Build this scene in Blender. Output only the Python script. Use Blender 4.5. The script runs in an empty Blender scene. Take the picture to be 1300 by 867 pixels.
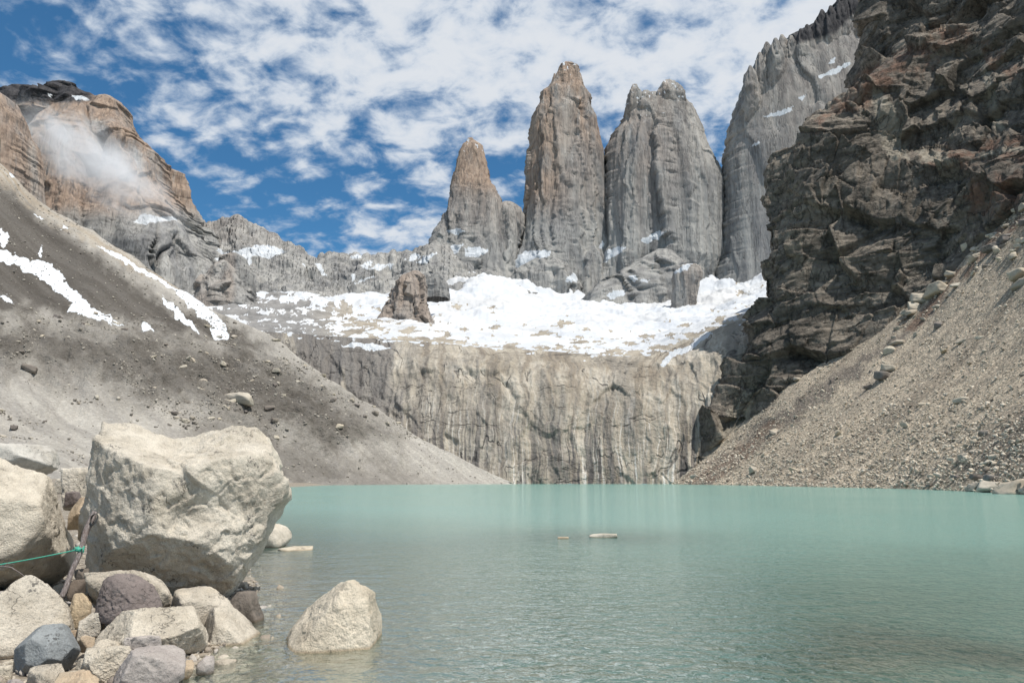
import bpy, bmesh, math, random
import numpy as np
from mathutils import Vector, Matrix, Euler

# ------------------------------------------------------------------ camera, world, sun, exposure
SC = bpy.context.scene
COL = SC.collection
F = 867.0; PITCH = math.radians(11.5); CAMZ = 2.0
CP, SP = math.cos(PITCH), math.sin(PITCH)
cam_d = bpy.data.cameras.new('camera'); cam = bpy.data.objects.new('camera', cam_d); COL.objects.link(cam)
cam_d.sensor_width = 36.0; cam_d.lens = 36.0 * F / 1300.0
cam_d.clip_start = 0.1; cam_d.clip_end = 20000
cam.location = (0, 0, CAMZ); cam.rotation_euler = (math.radians(90) + PITCH, 0, 0)
SC.camera = cam

SUN = np.array([0.34, -0.32, 0.88]); SUN /= np.linalg.norm(SUN)
sun_d = bpy.data.lights.new('sun', 'SUN'); sun_d.energy = 5.0; sun_d.angle = math.radians(0.53); sun_d.color = (1.0, 0.955, 0.88)
sun = bpy.data.objects.new('sun', sun_d); COL.objects.link(sun)
sun.rotation_euler = Vector((-SUN).tolist()).to_track_quat('-Z', 'Y').to_euler()

SC.view_settings.view_transform = 'Standard'
SC.view_settings.look = 'None'
SC.view_settings.exposure = 0.08
SC.view_settings.gamma = 1.0
SC.view_settings.use_curve_mapping = False
try:
    SC.cycles.volume_step_rate = 2.0
    SC.cycles.volume_max_steps = 128
    SC.cycles.max_bounces = 8
    SC.cycles.sample_clamp_indirect = 4.0
    SC.cycles.volume_bounces = 4
    SC.cycles.transparent_max_bounces = 12
except Exception:
    pass

# ------------------------------------------------------------------ node helper
class NT:
    def __init__(s, tree):
        s.t = tree; tree.nodes.clear()
    def n(s, typ, ins=None, **props):
        nd = s.t.nodes.new(typ)
        for k, v in props.items(): setattr(nd, k, v)
        for k, v in (ins or {}).items():
            sock = nd.inputs[k]
            if isinstance(v, bpy.types.NodeSocket): s.t.links.new(v, sock)
            else: sock.default_value = (*v, 1) if sock.type == 'RGBA' and len(v) == 3 else v
        return nd
    def math(s, op, a, b=0.0, c=None, clamp=False):
        nd = s.t.nodes.new('ShaderNodeMath'); nd.operation = op; nd.use_clamp = clamp
        for i, v in enumerate((a, b) if c is None else (a, b, c)):
            if isinstance(v, bpy.types.NodeSocket): s.t.links.new(v, nd.inputs[i])
            else: nd.inputs[i].default_value = v
        return nd.outputs[0]
    def mix(s, fac, a, b, blend='MIX'):
        nd = s.t.nodes.new('ShaderNodeMix'); nd.data_type = 'RGBA'; nd.blend_type = blend; nd.clamp_factor = True
        for i, v in ((0, fac), (6, a), (7, b)):
            if isinstance(v, bpy.types.NodeSocket): s.t.links.new(v, nd.inputs[i])
            elif i == 0: nd.inputs[i].default_value = v
            else: nd.inputs[i].default_value = (*v, 1) if len(v) == 3 else v
        return nd.outputs[2]
    def ramp(s, fac, stops, interp='LINEAR'):
        nd = s.t.nodes.new('ShaderNodeValToRGB'); cr = nd.color_ramp; cr.interpolation = interp
        while len(cr.elements) < len(stops): cr.elements.new(0.5)
        for e, (p, c) in zip(cr.elements, stops):
            e.position = p; e.color = (*c, 1) if hasattr(c, '__len__') else (c, c, c, 1)
        s.t.links.new(fac, nd.inputs[0]); return nd.outputs[0]
    def noise(s, vec, scale, detail=6, rough=0.55, dist=0.0):
        return s.n('ShaderNodeTexNoise', {'Vector': vec, 'Scale': scale, 'Detail': detail, 'Roughness': rough, 'Distortion': dist}).outputs[0]
    def map(s, vec, scale=(1, 1, 1), loc=(0, 0, 0), rot=(0, 0, 0)):
        return s.n('ShaderNodeMapping', {'Vector': vec, 'Scale': scale, 'Location': loc, 'Rotation': rot}).outputs[0]
    def step(s, v, a, b):
        return s.n('ShaderNodeMapRange', {'Value': v, 'From Min': a, 'From Max': b}, interpolation_type='SMOOTHSTEP').outputs[0]
    def attr(s, name, out=2):
        return s.n('ShaderNodeAttribute', attribute_name=name).outputs[out]
    def bump(s, h, dist, strength=1.0, normal=None):
        ins = {'Height': h, 'Distance': dist, 'Strength': strength}
        if normal is not None: ins['Normal'] = normal
        return s.n('ShaderNodeBump', ins).outputs[0]

# ------------------------------------------------------------------ world: sky and clouds
W = bpy.data.worlds.new('World'); SC.world = W; W.use_nodes = True
w = NT(W.node_tree)
SKY_STRENGTH = 0.10
sky = w.n('ShaderNodeTexSky', sky_type='NISHITA', sun_disc=False, sun_elevation=math.asin(SUN[2]),
          sun_rotation=math.atan2(SUN[0], SUN[1]), altitude=900.0, air_density=1.0, dust_density=0.3, ozone_density=2.0)
tc = w.n('ShaderNodeTexCoord').outputs['Generated']
sep = w.n('ShaderNodeSeparateXYZ', {0: tc})
zc = w.math('ADD', w.math('MAXIMUM', sep.outputs[2], 0.0), 0.28)
cx = w.math('DIVIDE', sep.outputs[0], zc); cy = w.math('DIVIDE', sep.outputs[1], zc)
cv = w.n('ShaderNodeCombineXYZ', {0: cx, 1: cy, 2: 0.0}).outputs[0]
big = w.noise(w.map(cv, loc=(3.1, 1.7, 0)), 1.9, 3, 0.5)
puff = w.noise(w.map(cv, loc=(0.7, 0.2, 2.0), rot=(0, 0, 0.3), scale=(1.0, 1.15, 1)), 13.0, 7, 0.56, 0.25)
fine = w.noise(w.map(cv, loc=(5.0, 0.0, 0)), 32.0, 5, 0.6)
elev = sep.outputs[2]
# the cloud deck is thick overhead and thins to open blue towards the skyline on the left
cover = w.step(elev, 0.34, 0.56)
cov = w.math('ADD', w.math('MULTIPLY', cover, 0.205), w.math('MULTIPLY', sep.outputs[0], 0.12))
field = w.math('ADD', w.math('ADD', w.math('MULTIPLY', puff, 0.88), w.math('MULTIPLY', big, 0.36)), w.math('MULTIPLY', fine, 0.10))
bx = w.math('POWER', w.math('DIVIDE', w.math('ADD', sep.outputs[0], 0.17), 0.15), 2.0); bz = w.math('POWER', w.math('DIVIDE', w.math('SUBTRACT', elev, 0.335), 0.035), 2.0)
bank = w.math('POWER', 2.718, w.math('MULTIPLY', w.math('ADD', bx, bz), -1.0))        # a low bank of cloud behind the ridge
field = w.math('ADD', w.math('ADD', field, cov), w.math('MULTIPLY', bank, 0.20))
mask = w.step(field, 0.675, 0.905)
dens = w.step(field, 0.74, 1.0)
skyc = w.n('ShaderNodeVectorMath', {0: sky.outputs[0], 1: (0.50 * SKY_STRENGTH, 0.98 * SKY_STRENGTH, 1.16 * SKY_STRENGTH)}, operation='MULTIPLY').outputs[0]
ccol = w.mix(dens, (0.50, 0.59, 0.71), (0.73, 0.76, 0.80))
wc = w.mix(w.math('MULTIPLY', mask, 0.94), skyc, ccol)
bg = w.n('ShaderNodeBackground', {'Color': wc, 'Strength': 1.0})
w.n('ShaderNodeOutputWorld', {'Surface': bg.outputs[0]})

# ------------------------------------------------------------------ camera geometry (to read places off the photograph)
def P(px, py, Y):
    px = np.asarray(px, float); py = np.asarray(py, float); Y = np.asarray(Y, float)
    u = (px - 650) / F; v = (433.5 - py) / F
    k = Y / (CP - v * SP)
    return np.stack([u * k, Y + 0 * k, CAMZ + (SP + v * CP) * k], -1)
def PIX(p):
    dz = p[..., 2] - CAMZ
    d = np.maximum(p[..., 1] * CP + dz * SP, 0.01)
    return 650 + F * p[..., 0] / d, 433.5 - F * (-p[..., 1] * SP + dz * CP) / d

# ------------------------------------------------------------------ numpy noise
def _h(ix, iy, iz, seed):
    h = (ix.astype(np.uint32) * np.uint32(73856093)) ^ (iy.astype(np.uint32) * np.uint32(19349663)) ^ (iz.astype(np.uint32) * np.uint32(83492791)) ^ np.uint32(seed * 2654435761 % 4294967296)
    h = (h ^ (h >> np.uint32(13))) * np.uint32(1274126177)
    return h ^ (h >> np.uint32(16))
def perlin(p, seed=0):
    p = np.asarray(p, np.float32); i = np.floor(p); f = p - i; i = i.astype(np.int32)
    u = f * f * f * (f * (f * 6 - 15) + 10)
    out = 0
    for dx in (0, 1):
        wx = u[..., 0] if dx else 1 - u[..., 0]
        for dy in (0, 1):
            wy = u[..., 1] if dy else 1 - u[..., 1]
            for dz in (0, 1):
                wz = u[..., 2] if dz else 1 - u[..., 2]
                h = _h(i[..., 0] + dx, i[..., 1] + dy, i[..., 2] + dz, seed)
                g = ((h & np.uint32(1023)).astype(np.float32) / 511.5 - 1) * (f[..., 0] - dx) + \
                    (((h >> np.uint32(10)) & np.uint32(1023)).astype(np.float32) / 511.5 - 1) * (f[..., 1] - dy) + \
                    (((h >> np.uint32(20)) & np.uint32(1023)).astype(np.float32) / 511.5 - 1) * (f[..., 2] - dz)
                out = out + g * wx * wy * wz
    return out * 1.3
def fbm(p, octv=5, gain=0.5, lac=2.03, seed=0):
    a = 1.0; s = 0; q = np.asarray(p, np.float32)
    for o in range(octv):
        s = s + a * perlin(q, seed + o); a *= gain; q = q * lac
    return s
def ridged(p, octv=5, gain=0.5, lac=2.03, seed=0):
    a = 1.0; s = 0; q = np.asarray(p, np.float32)
    for o in range(octv):
        s = s + a * (1 - 2.2 * np.abs(perlin(q, seed + o))); a *= gain; q = q * lac
    return s
def worley(p, seed=0, full=False):
    p = np.asarray(p, np.float32); i = np.floor(p).astype(np.int32)
    f1 = np.full(p.shape[:-1], 9.0, np.float32); f2 = f1.copy(); idv = np.zeros_like(f1); vec = np.zeros_like(p)
    for dx in (-1, 0, 1):
        for dy in (-1, 0, 1):
            for dz in (-1, 0, 1):
                c = i + np.array([dx, dy, dz], np.int32)
                h = _h(c[..., 0], c[..., 1], c[..., 2], seed)
                q = c.astype(np.float32)
                ox = (h & np.uint32(1023)).astype(np.float32) / 1023; oy = ((h >> np.uint32(10)) & np.uint32(1023)).astype(np.float32) / 1023
                oz = ((h >> np.uint32(20)) & np.uint32(1023)).astype(np.float32) / 1023
                dv = p - (q + np.stack([ox, oy, oz], -1)); d = np.sqrt((dv * dv).sum(-1))
                near = d < f1
                f2 = np.where(near, f1, np.minimum(f2, d)); idv = np.where(near, (h % np.uint32(997)).astype(np.float32) / 997, idv); f1 = np.where(near, d, f1); vec = np.where(near[..., None], dv, vec)
    if full: return f1, f2, idv, vec
    return f1, f2, idv
def facets(p, seed=0, tilt=1.0, stepv=0.6, soft=0.07):
    """broken rock: every cell is a tilted flat piece"""
    f1, f2, i, v = worley(p, seed, True)
    t = np.stack([np.modf(i * 91.7)[0], np.modf(i * 57.3 + 0.3)[0], np.modf(i * 33.1 + 0.7)[0]], -1) - 0.5
    return ((t * v).sum(-1) * tilt * 2 + (i - 0.5) * stepv) * (0.25 + 0.75 * sstep(f2 - f1, 0, soft))
def sstep(x, a, b):
    t = np.clip((x - a) / (b - a), 0, 1); return t * t * (3 - 2 * t)
def polysd(px, py, poly):
    """signed distance (pixels, inside positive) to a polygon"""
    poly = np.array(poly, float); n = len(poly)
    d = np.full(px.shape, 1e9); inside = np.zeros(px.shape, bool)
    for k in range(n):
        x0, y0 = poly[k]; x1, y1 = poly[(k + 1) % n]
        ex, ey = x1 - x0, y1 - y0
        t = np.clip(((px - x0) * ex + (py - y0) * ey) / (ex * ex + ey * ey + 1e-9), 0, 1)
        d = np.minimum(d, np.hypot(px - x0 - t * ex, py - y0 - t * ey))
        if y0 != y1:
            c = ((y0 > py) != (y1 > py)) & (px < (x1 - x0) * (py - y0) / (y1 - y0) + x0)
            inside ^= c
    return np.where(inside, d, -d)
def pchip(xk, Y, x):
    xk = np.asarray(xk, float); Y = np.asarray(Y, float); h = np.diff(xk)
    hs = h.reshape(-1, *([1] * (Y.ndim - 1))); d = np.diff(Y, axis=0) / hs
    m = np.zeros_like(Y); m[0] = d[0]; m[-1] = d[-1]
    if len(xk) > 2:
        w1 = 2 * hs[1:] + hs[:-1]; w2 = hs[1:] + 2 * hs[:-1]
        with np.errstate(divide='ignore', invalid='ignore'):
            hm = (w1 + w2) / (w1 / d[:-1] + w2 / d[1:])
        m[1:-1] = np.where(d[:-1] * d[1:] > 0, np.nan_to_num(hm), 0)
    i = np.clip(np.searchsorted(xk, x) - 1, 0, len(xk) - 2)
    sh = (-1,) + (1,) * (Y.ndim - 1)
    t = ((x - xk[i]) / h[i]).reshape(sh); hh = h[i].reshape(sh)
    return (2 * t**3 - 3 * t**2 + 1) * Y[i] + (t**3 - 2 * t**2 + t) * hh * m[i] + (-2 * t**3 + 3 * t**2) * Y[i + 1] + (t**3 - t**2) * hh * m[i + 1]
def net(rows, nr, nc, tk=None, ts=None):
    """world grid through rows of (px, py, Y) control points"""
    R = []
    s = np.linspace(0, 1, nc)
    for r in rows:
        a = np.array(r, float); w3 = P(a[:, 0], a[:, 1], a[:, 2])
        k = (a[:, 0] - a[0, 0]) / (a[-1, 0] - a[0, 0]) if a.shape[1] == 3 else a[:, 3]
        R.append(pchip(k, w3, s))
    R = np.array(R)
    tk = np.linspace(0, 1, len(rows)) if tk is None else np.array(tk, float)
    ts = np.linspace(tk[0], tk[-1], nr) if ts is None else ts
    return pchip(tk, R, ts)
def gnormals(G):
    du = np.gradient(G, axis=1); dv = np.gradient(G, axis=0)
    n = np.cross(du, dv); return n / (np.linalg.norm(n, axis=-1, keepdims=True) + 1e-9)

# ------------------------------------------------------------------ mesh building
def mesh_obj(name, V, faces, mat, attrs=None, smooth=True, loc=None):
    me = bpy.data.meshes.new(name)
    V = np.asarray(V, np.float32).reshape(-1, 3)
    me.vertices.add(len(V)); me.vertices.foreach_set('co', V.ravel())
    if isinstance(faces, np.ndarray):
        k = faces.shape[1]; nf = len(faces)
        me.loops.add(nf * k); me.loops.foreach_set('vertex_index', faces.ravel().astype(np.int32))
        me.polygons.add(nf); me.polygons.foreach_set('loop_start', (np.arange(nf) * k).astype(np.int32))
        me.polygons.foreach_set('loop_total', np.full(nf, k, np.int32))
    else:
        nl = np.array([len(f) for f in faces], np.int32); fl = np.concatenate([np.array(f, np.int32) for f in faces])
        me.loops.add(len(fl)); me.loops.foreach_set('vertex_index', fl)
        me.polygons.add(len(nl)); me.polygons.foreach_set('loop_start', np.concatenate([[0], np.cumsum(nl)[:-1]]).astype(np.int32))
        me.polygons.foreach_set('loop_total', nl)
    if smooth: me.polygons.foreach_set('use_smooth', np.ones(len(me.polygons), bool))
    me.update(calc_edges=True)
    for k, v in (attrs or {}).items():
        v = np.asarray(v, np.float32)
        if v.ndim >= 2 and v.shape[-1] == 3 and v.size == V.size:
            me.attributes.new(k, 'FLOAT_VECTOR', 'POINT').data.foreach_set('vector', v.ravel())
        else:
            me.attributes.new(k, 'FLOAT', 'POINT').data.foreach_set('value', v.ravel())
    if mat: me.materials.append(mat)
    o = bpy.data.objects.new(name, me); COL.objects.link(o)
    if loc is not None: o.location = loc
    return o
def gfaces(nr, nc, off=0, wrap=False, flip=False):
    i = np.arange(nr - 1)[:, None]; m = nc if wrap else nc - 1; j = np.arange(m)[None, :]; j2 = (j + 1) % nc
    f = np.stack([i * nc + j, i * nc + j2, (i + 1) * nc + j2, (i + 1) * nc + j], -1).reshape(-1, 4) + off
    return f[:, ::-1].copy() if flip else f
def tag(o, label=None, cat=None, group=None, kind=None):
    if label: o['label'] = label
    if cat: o['category'] = cat
    if group: o['group'] = group
    if kind: o['kind'] = kind
    return o

# ------------------------------------------------------------------ materials
def new_mat(name):
    m = bpy.data.materials.new(name); m.use_nodes = True
    return m, NT(m.node_tree)
def finish(t, col, rough=0.9, normal=None, spec=0.25):
    ins = {'Base Color': col, 'Roughness': rough, 'Specular IOR Level': spec}
    if normal is not None: ins['Normal'] = normal
    b = t.n('ShaderNodeBsdfPrincipled', ins)
    t.n('ShaderNodeOutputMaterial', {'Surface': b.outputs[0]})

SNOW = (0.53, 0.55, 0.575)
def mat_granite():
    m, t = new_mat('granite wall')
    ob = t.n('ShaderNodeTexCoord').outputs['Object']
    streak = t.noise(t.map(ob, (1, 1, 0.10)), 0.030, 9, 0.62, 0.4)
    broad = t.noise(t.map(ob, (1, 1, 0.45)), 0.0085, 5, 0.55, 0.3)
    grain = t.noise(t.map(ob, (1, 1, 0.4)), 0.11, 6, 0.62)
    col = t.ramp(streak, [(0.30, (0.115, 0.114, 0.116)), (0.44, (0.23, 0.224, 0.215)), (0.58, (0.315, 0.304, 0.285)), (0.74, (0.395, 0.382, 0.357))])
    col = t.mix(t.math('MULTIPLY', t.step(broad, 0.48, 0.66), 0.55), col, (0.165, 0.165, 0.17))
    warm = t.math('MULTIPLY', t.attr('warm'), t.step(t.noise(t.map(ob, (1, 1, 0.3)), 0.02, 6, 0.6), 0.26, 0.56), clamp=True)
    col = t.mix(warm, col, t.ramp(grain, [(0.3, (0.19, 0.135, 0.103)), (0.7, (0.365, 0.275, 0.21))]))
    col = t.mix(t.math('MULTIPLY', t.step(grain, 0.5, 0.3), 0.45), col, t.mix(1.0, col, (0.55, 0.54, 0.53), 'MULTIPLY'))
    # long vertical joints, dark seep lines and a few slanting cracks
    def line(sc, stretch, width, loc, rot=(0, 0, 0), dist=0.3):
        n_ = t.noise(t.map(ob, stretch, loc, rot), sc, 4, 0.55, dist)
        return t.step(t.math('ABSOLUTE', t.math('SUBTRACT', n_, 0.5)), width, 0.0)
    j1 = t.math('MULTIPLY', line(0.035, (1, 1, 0.05), 0.020, (3, 5, 1)), t.step(grain, 0.36, 0.6))
    j2 = t.math('MULTIPLY', line(0.10, (1, 1, 0.045), 0.022, (13, 2, 4)), t.step(broad, 0.40, 0.58))
    j3 = t.math('MULTIPLY', line(0.016, (1, 1, 0.35), 0.008, (7, 1, 9), (0.0, 0.7, 0.0)), t.step(grain, 0.40, 0.58))
    joint = t.math('MAXIMUM', t.math('MAXIMUM', j1, j2), t.math('MULTIPLY', j3, 0.7))
    col = t.mix(t.math('MULTIPLY', joint, 0.55), col, (0.062, 0.061, 0.062))
    pale_ = t.step(t.noise(t.map(ob, (1, 1, 0.06), loc=(40, 3, 0)), 0.055, 6, 0.6), 0.58, 0.72)
    col = t.mix(t.math('MULTIPLY', pale_, 0.4), col, (0.43, 0.42, 0.40))
    cap = t.attr('cap')
    col = t.mix(cap, col, t.ramp(grain, [(0.35, (0.022, 0.022, 0.026)), (0.7, (0.075, 0.07, 0.072))]))
    snow = t.step(t.math('ADD', t.attr('snow'), t.math('MULTIPLY', t.math('SUBTRACT', grain, 0.5), 1.7)), 0.40, 0.60)
    col = t.mix(snow, col, SNOW)
    h = t.math('ADD', t.math('MULTIPLY', streak, 0.9), t.math('ADD', t.math('MULTIPLY', grain, 0.35), t.math('MULTIPLY', joint, -0.35)))
    finish(t, col, 0.88, t.bump(h, 12.0, 0.55))
    return m
def mat_headwall():
    m, t = new_mat('striped granite headwall')
    ob = t.n('ShaderNodeTexCoord').outputs['Object']; uv = t.attr('uvm', 1)
    warp = t.n('ShaderNodeTexNoise', {'Vector': uv, 'Scale': 0.02, 'Detail': 4}).outputs[1]
    uvw = t.n('ShaderNodeVectorMath', {0: uv, 1: t.n('ShaderNodeVectorMath', {0: warp, 1: (17, 16, 0)}, operation='MULTIPLY').outputs[0]}, operation='ADD').outputs[0]
    area = t.step(t.noise(t.map(uv, (1, 0.6, 1), loc=(70, 20, 0)), 0.022, 5, 0.6), 0.40, 0.58)
    s1 = t.noise(t.map(uvw, (1, 0.05, 1), rot=(0, 0, 0.06)), 0.30, 7, 0.66, 0.5)
    s2 = t.noise(t.map(uvw, (1, 0.06, 1), loc=(31, 7, 0)), 0.09, 6, 0.6)
    s3 = t.noise(t.map(uvw, (1, 0.025, 1), loc=(11, 3, 0)), 0.75, 4, 0.6)
    patch = t.noise(uv, 0.028, 6, 0.6)
    grain = t.noise(ob, 0.45, 7, 0.65)
    col = t.ramp(patch, [(0.30, (0.25, 0.22, 0.178)), (0.5, (0.38, 0.338, 0.276)), (0.68, (0.50, 0.455, 0.385))])
    low = t.attr('low')
    col = t.mix(t.math('MULTIPLY', t.step(s3, 0.52, 0.66), t.math('ADD', 0.15, t.math('MULTIPLY', low, 0.75))), col, (0.70, 0.67, 0.62))
    col = t.mix(t.math('MULTIPLY', t.step(s2, 0.49, 0.60), 0.65), col, (0.195, 0.158, 0.118))
    col = t.mix(t.math('MULTIPLY', t.step(t.noise(t.map(uvw, (1, 0.02, 1), loc=(55, 1, 0)), 0.13, 6, 0.68, 0.6), 0.51, 0.58), t.math('MULTIPLY', t.math('ADD', 0.25, t.math('MULTIPLY', area, 0.75)), t.math('MULTIPLY', low, 0.85))), col, (0.095, 0.088, 0.086))
    wide = t.noise(t.map(uvw, (1, 0.10, 1), loc=(21, 9, 0), rot=(0, 0, 0.1)), 0.05, 5, 0.65, 0.6)
    col = t.mix(t.math('MULTIPLY', t.step(wide, 0.50, 0.60), 0.42), col, (0.135, 0.128, 0.122))
    st = t.math('MULTIPLY', t.step(s1, 0.50, 0.60), t.math('MULTIPLY', t.math('ADD', 0.3, t.math('MULTIPLY', area, 0.7)), t.math('ADD', t.math('MULTIPLY', low, 0.62), 0.30)))
    col = t.mix(st, col, (0.075, 0.07, 0.07))
    col = t.mix(t.math('MULTIPLY', t.step(t.math('ADD', s2, t.math('MULTIPLY', t.attr('grey'), 0.25)), 0.58, 0.72), 0.7), col, (0.13, 0.125, 0.125))
    def line(sc, stretch, width, loc, rot=0.0):
        n_ = t.noise(t.map(uvw, stretch, loc, (0, 0, rot)), sc, 4, 0.6, 0.5)
        return t.step(t.math('ABSOLUTE', t.math('SUBTRACT', n_, 0.5)), width, 0.0)
    crack = t.math('MAXIMUM', t.math('MULTIPLY', line(0.030, (1, 0.35, 1), 0.014, (2, 3, 0), 0.25), t.step(patch, 0.46, 0.60)), t.math('MULTIPLY', line(0.035, (0.30, 1, 1), 0.009, (12, 5, 0), -0.12), t.step(patch, 0.54, 0.42)))
    col = t.mix(t.math('MULTIPLY', crack, 0.7), col, (0.05, 0.046, 0.045))
    col = t.mix(t.math('MULTIPLY', t.step(grain, 0.52, 0.34), 0.5), col, t.mix(1.0, col, (0.52, 0.5, 0.48), 'MULTIPLY'))
    snow = t.step(t.math('ADD', t.attr('snow'), t.math('MULTIPLY', t.math('SUBTRACT', grain, 0.5), 0.8)), 0.44, 0.56)
    col = t.mix(snow, col, SNOW)
    h = t.math('ADD', t.math('MULTIPLY', s1, -0.7), t.math('ADD', t.math('MULTIPLY', grain, 0.8), t.math('MULTIPLY', crack, -0.6)))
    finish(t, col, 0.85, t.bump(h, 2.5, 0.8))
    return m
def mat_scree(name, light, mid, dark, red, pebc=0.55):
    m, t = new_mat(name)
    ob = t.n('ShaderNodeTexCoord').outputs['Object']; uv = t.attr('uvm', 1)
    run = t.noise(t.map(uv, (1, 0.07, 1)), 0.11, 7, 0.62, 0.3)
    run2 = t.noise(t.map(uv, (1, 0.15, 1)), 0.5, 5, 0.6)
    patch = t.noise(ob, 0.02, 6, 0.6)
    grav = t.noise(ob, 0.9, 8, 0.75)
    peb = t.n('ShaderNodeTexVoronoi', {'Vector': ob, 'Scale': 1.1}, feature='F1')
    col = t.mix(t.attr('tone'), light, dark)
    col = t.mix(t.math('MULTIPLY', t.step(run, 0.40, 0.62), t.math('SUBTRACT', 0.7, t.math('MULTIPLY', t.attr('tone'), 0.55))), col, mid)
    run3 = t.noise(t.map(uv, (1, 0.05, 1), loc=(17, 5, 0)), 0.035, 6, 0.6, 0.4)
    col = t.mix(t.math('MULTIPLY', t.step(run3, 0.50, 0.66), 0.55), col, t.mix(1.0, col, (0.60, 0.585, 0.57), 'MULTIPLY'))
    col = t.mix(t.math('MULTIPLY', t.attr('red'), t.step(run, 0.3, 0.6)), col, red)
    col = t.mix(t.math('MULTIPLY', t.step(patch, 0.46, 0.66), 0.35), col, t.mix(1.0, col, (0.62, 0.61, 0.60), 'MULTIPLY'))
    col = t.mix(t.math('MULTIPLY', t.step(run2, 0.5, 0.7), 0.3), col, t.mix(1.0, col, (0.7, 0.7, 0.7), 'MULTIPLY'))
    # every stone its own brightness
    col = t.mix(pebc, col, t.mix(1.0, col, t.ramp(t.n('ShaderNodeSeparateColor', {0: peb.outputs[1]}).outputs[0], [(0.0, 0.5), (0.6, 1.0), (1.0, 1.7)]), 'MULTIPLY'))
    col = t.mix(pebc, col, t.mix(1.0, col, t.ramp(grav, [(0.3, 0.5), (0.5, 1.0), (0.72, 1.6)]), 'MULTIPLY'))
    snow = t.step(t.math('ADD', t.attr('snow'), t.math('MULTIPLY', t.math('SUBTRACT', t.noise(ob, 0.35, 6, 0.7), 0.5), 0.7)), 0.44, 0.54)
    col = t.mix(snow, col, SNOW)
    h = t.math('ADD', t.math('MULTIPLY', grav, 0.8), t.math('MULTIPLY', peb.outputs[0], -0.5))
    finish(t, col, 0.95, t.bump(h, 0.9, t.math('SUBTRACT', 1.0, t.math('MULTIPLY', snow, 0.9))))
    return m
def mat_darkcliff():
    m, t = new_mat('dark layered cliff rock')
    ob = t.n('ShaderNodeTexCoord').outputs['Object']
    patch = t.noise(ob, 0.022, 7, 0.62, 0.3)
    grain = t.noise(ob, 0.28, 9, 0.68)
    layer = t.noise(t.map(ob, (0.25, 0.25, 1.6), rot=(0.0, 0.22, 0.0)), 0.16, 7, 0.6, 0.3)
    col = t.ramp(patch, [(0.32, (0.095, 0.082, 0.068)), (0.5, (0.168, 0.144, 0.118)), (0.68, (0.24, 0.206, 0.165))])
    col = t.mix(0.75, col, t.mix(1.0, col, t.ramp(grain, [(0.30, 0.35), (0.5, 0.95), (0.7, 1.75)]), 'MULTIPLY'))
    col = t.mix(t.math('MULTIPLY', t.step(layer, 0.48, 0.40), 0.5), col, (0.05, 0.044, 0.038))
    red = t.math('MULTIPLY', t.attr('red'), t.step(t.noise(ob, 0.09, 7, 0.65), 0.36, 0.60), clamp=True)
    col = t.mix(red, col, t.ramp(grain, [(0.3, (0.10, 0.058, 0.042)), (0.7, (0.235, 0.135, 0.092))]))
    col = t.mix(t.attr('pale'), col, t.ramp(grain, [(0.3, (0.17, 0.15, 0.12)), (0.7, (0.33, 0.295, 0.24))]))
    crack = t.step(t.math('ABSOLUTE', t.math('SUBTRACT', t.noise(t.map(ob, (1, 1, 0.5), rot=(0.1, 0.3, 0.2)), 0.10, 5, 0.6, 0.4), 0.5)), 0.02, 0.0)
    col = t.mix(t.math('MULTIPLY', crack, 0.5), col, (0.03, 0.028, 0.027))
    h = t.math('ADD', t.math('MULTIPLY', grain, 1.0), t.math('ADD', t.math('MULTIPLY', layer, 0.7), t.math('MULTIPLY', crack, -0.3)))
    finish(t, col, 0.9, t.bump(h, 2.2, 0.9))
    return m
def mat_snowfield():
    m, t = new_mat('snow with bare slabs')
    ob = t.n('ShaderNodeTexCoord').outputs['Object']
    n1 = t.noise(ob, 0.05, 8, 0.66)
    n2 = t.noise(ob, 0.012, 6, 0.6)
    n3 = t.noise(ob, 0.006, 4, 0.5)
    col = t.ramp(n1, [(0.3, (0.19, 0.165, 0.135)), (0.5, (0.33, 0.29, 0.235)), (0.7, (0.43, 0.385, 0.32))])
    col = t.mix(t.attr('grey'), col, t.ramp(n1, [(0.3, (0.14, 0.135, 0.13)), (0.7, (0.29, 0.28, 0.27))]))
    snow = t.step(t.math('ADD', t.attr('snow'), t.math('MULTIPLY', t.math('SUBTRACT', n1, 0.5), 1.3)), 0.36, 0.60)
    sc = t.mix(t.step(n2, 0.4, 0.7), (0.535, 0.545, 0.56), (0.44, 0.46, 0.495))
    sc = t.mix(t.math('MULTIPLY', t.step(n3, 0.5, 0.65), 0.35), sc, (0.46, 0.435, 0.40))
    col = t.mix(snow, col, sc)
    h = t.math('ADD', n1, t.math('MULTIPLY', snow, 0.15))
    h = t.math('ADD', h, t.math('MULTIPLY', n2, 1.5))
    finish(t, col, 0.8, t.bump(h, 7.0, t.math('SUBTRACT', 0.8, t.math('MULTIPLY', snow, 0.45))))
    return m
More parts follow.
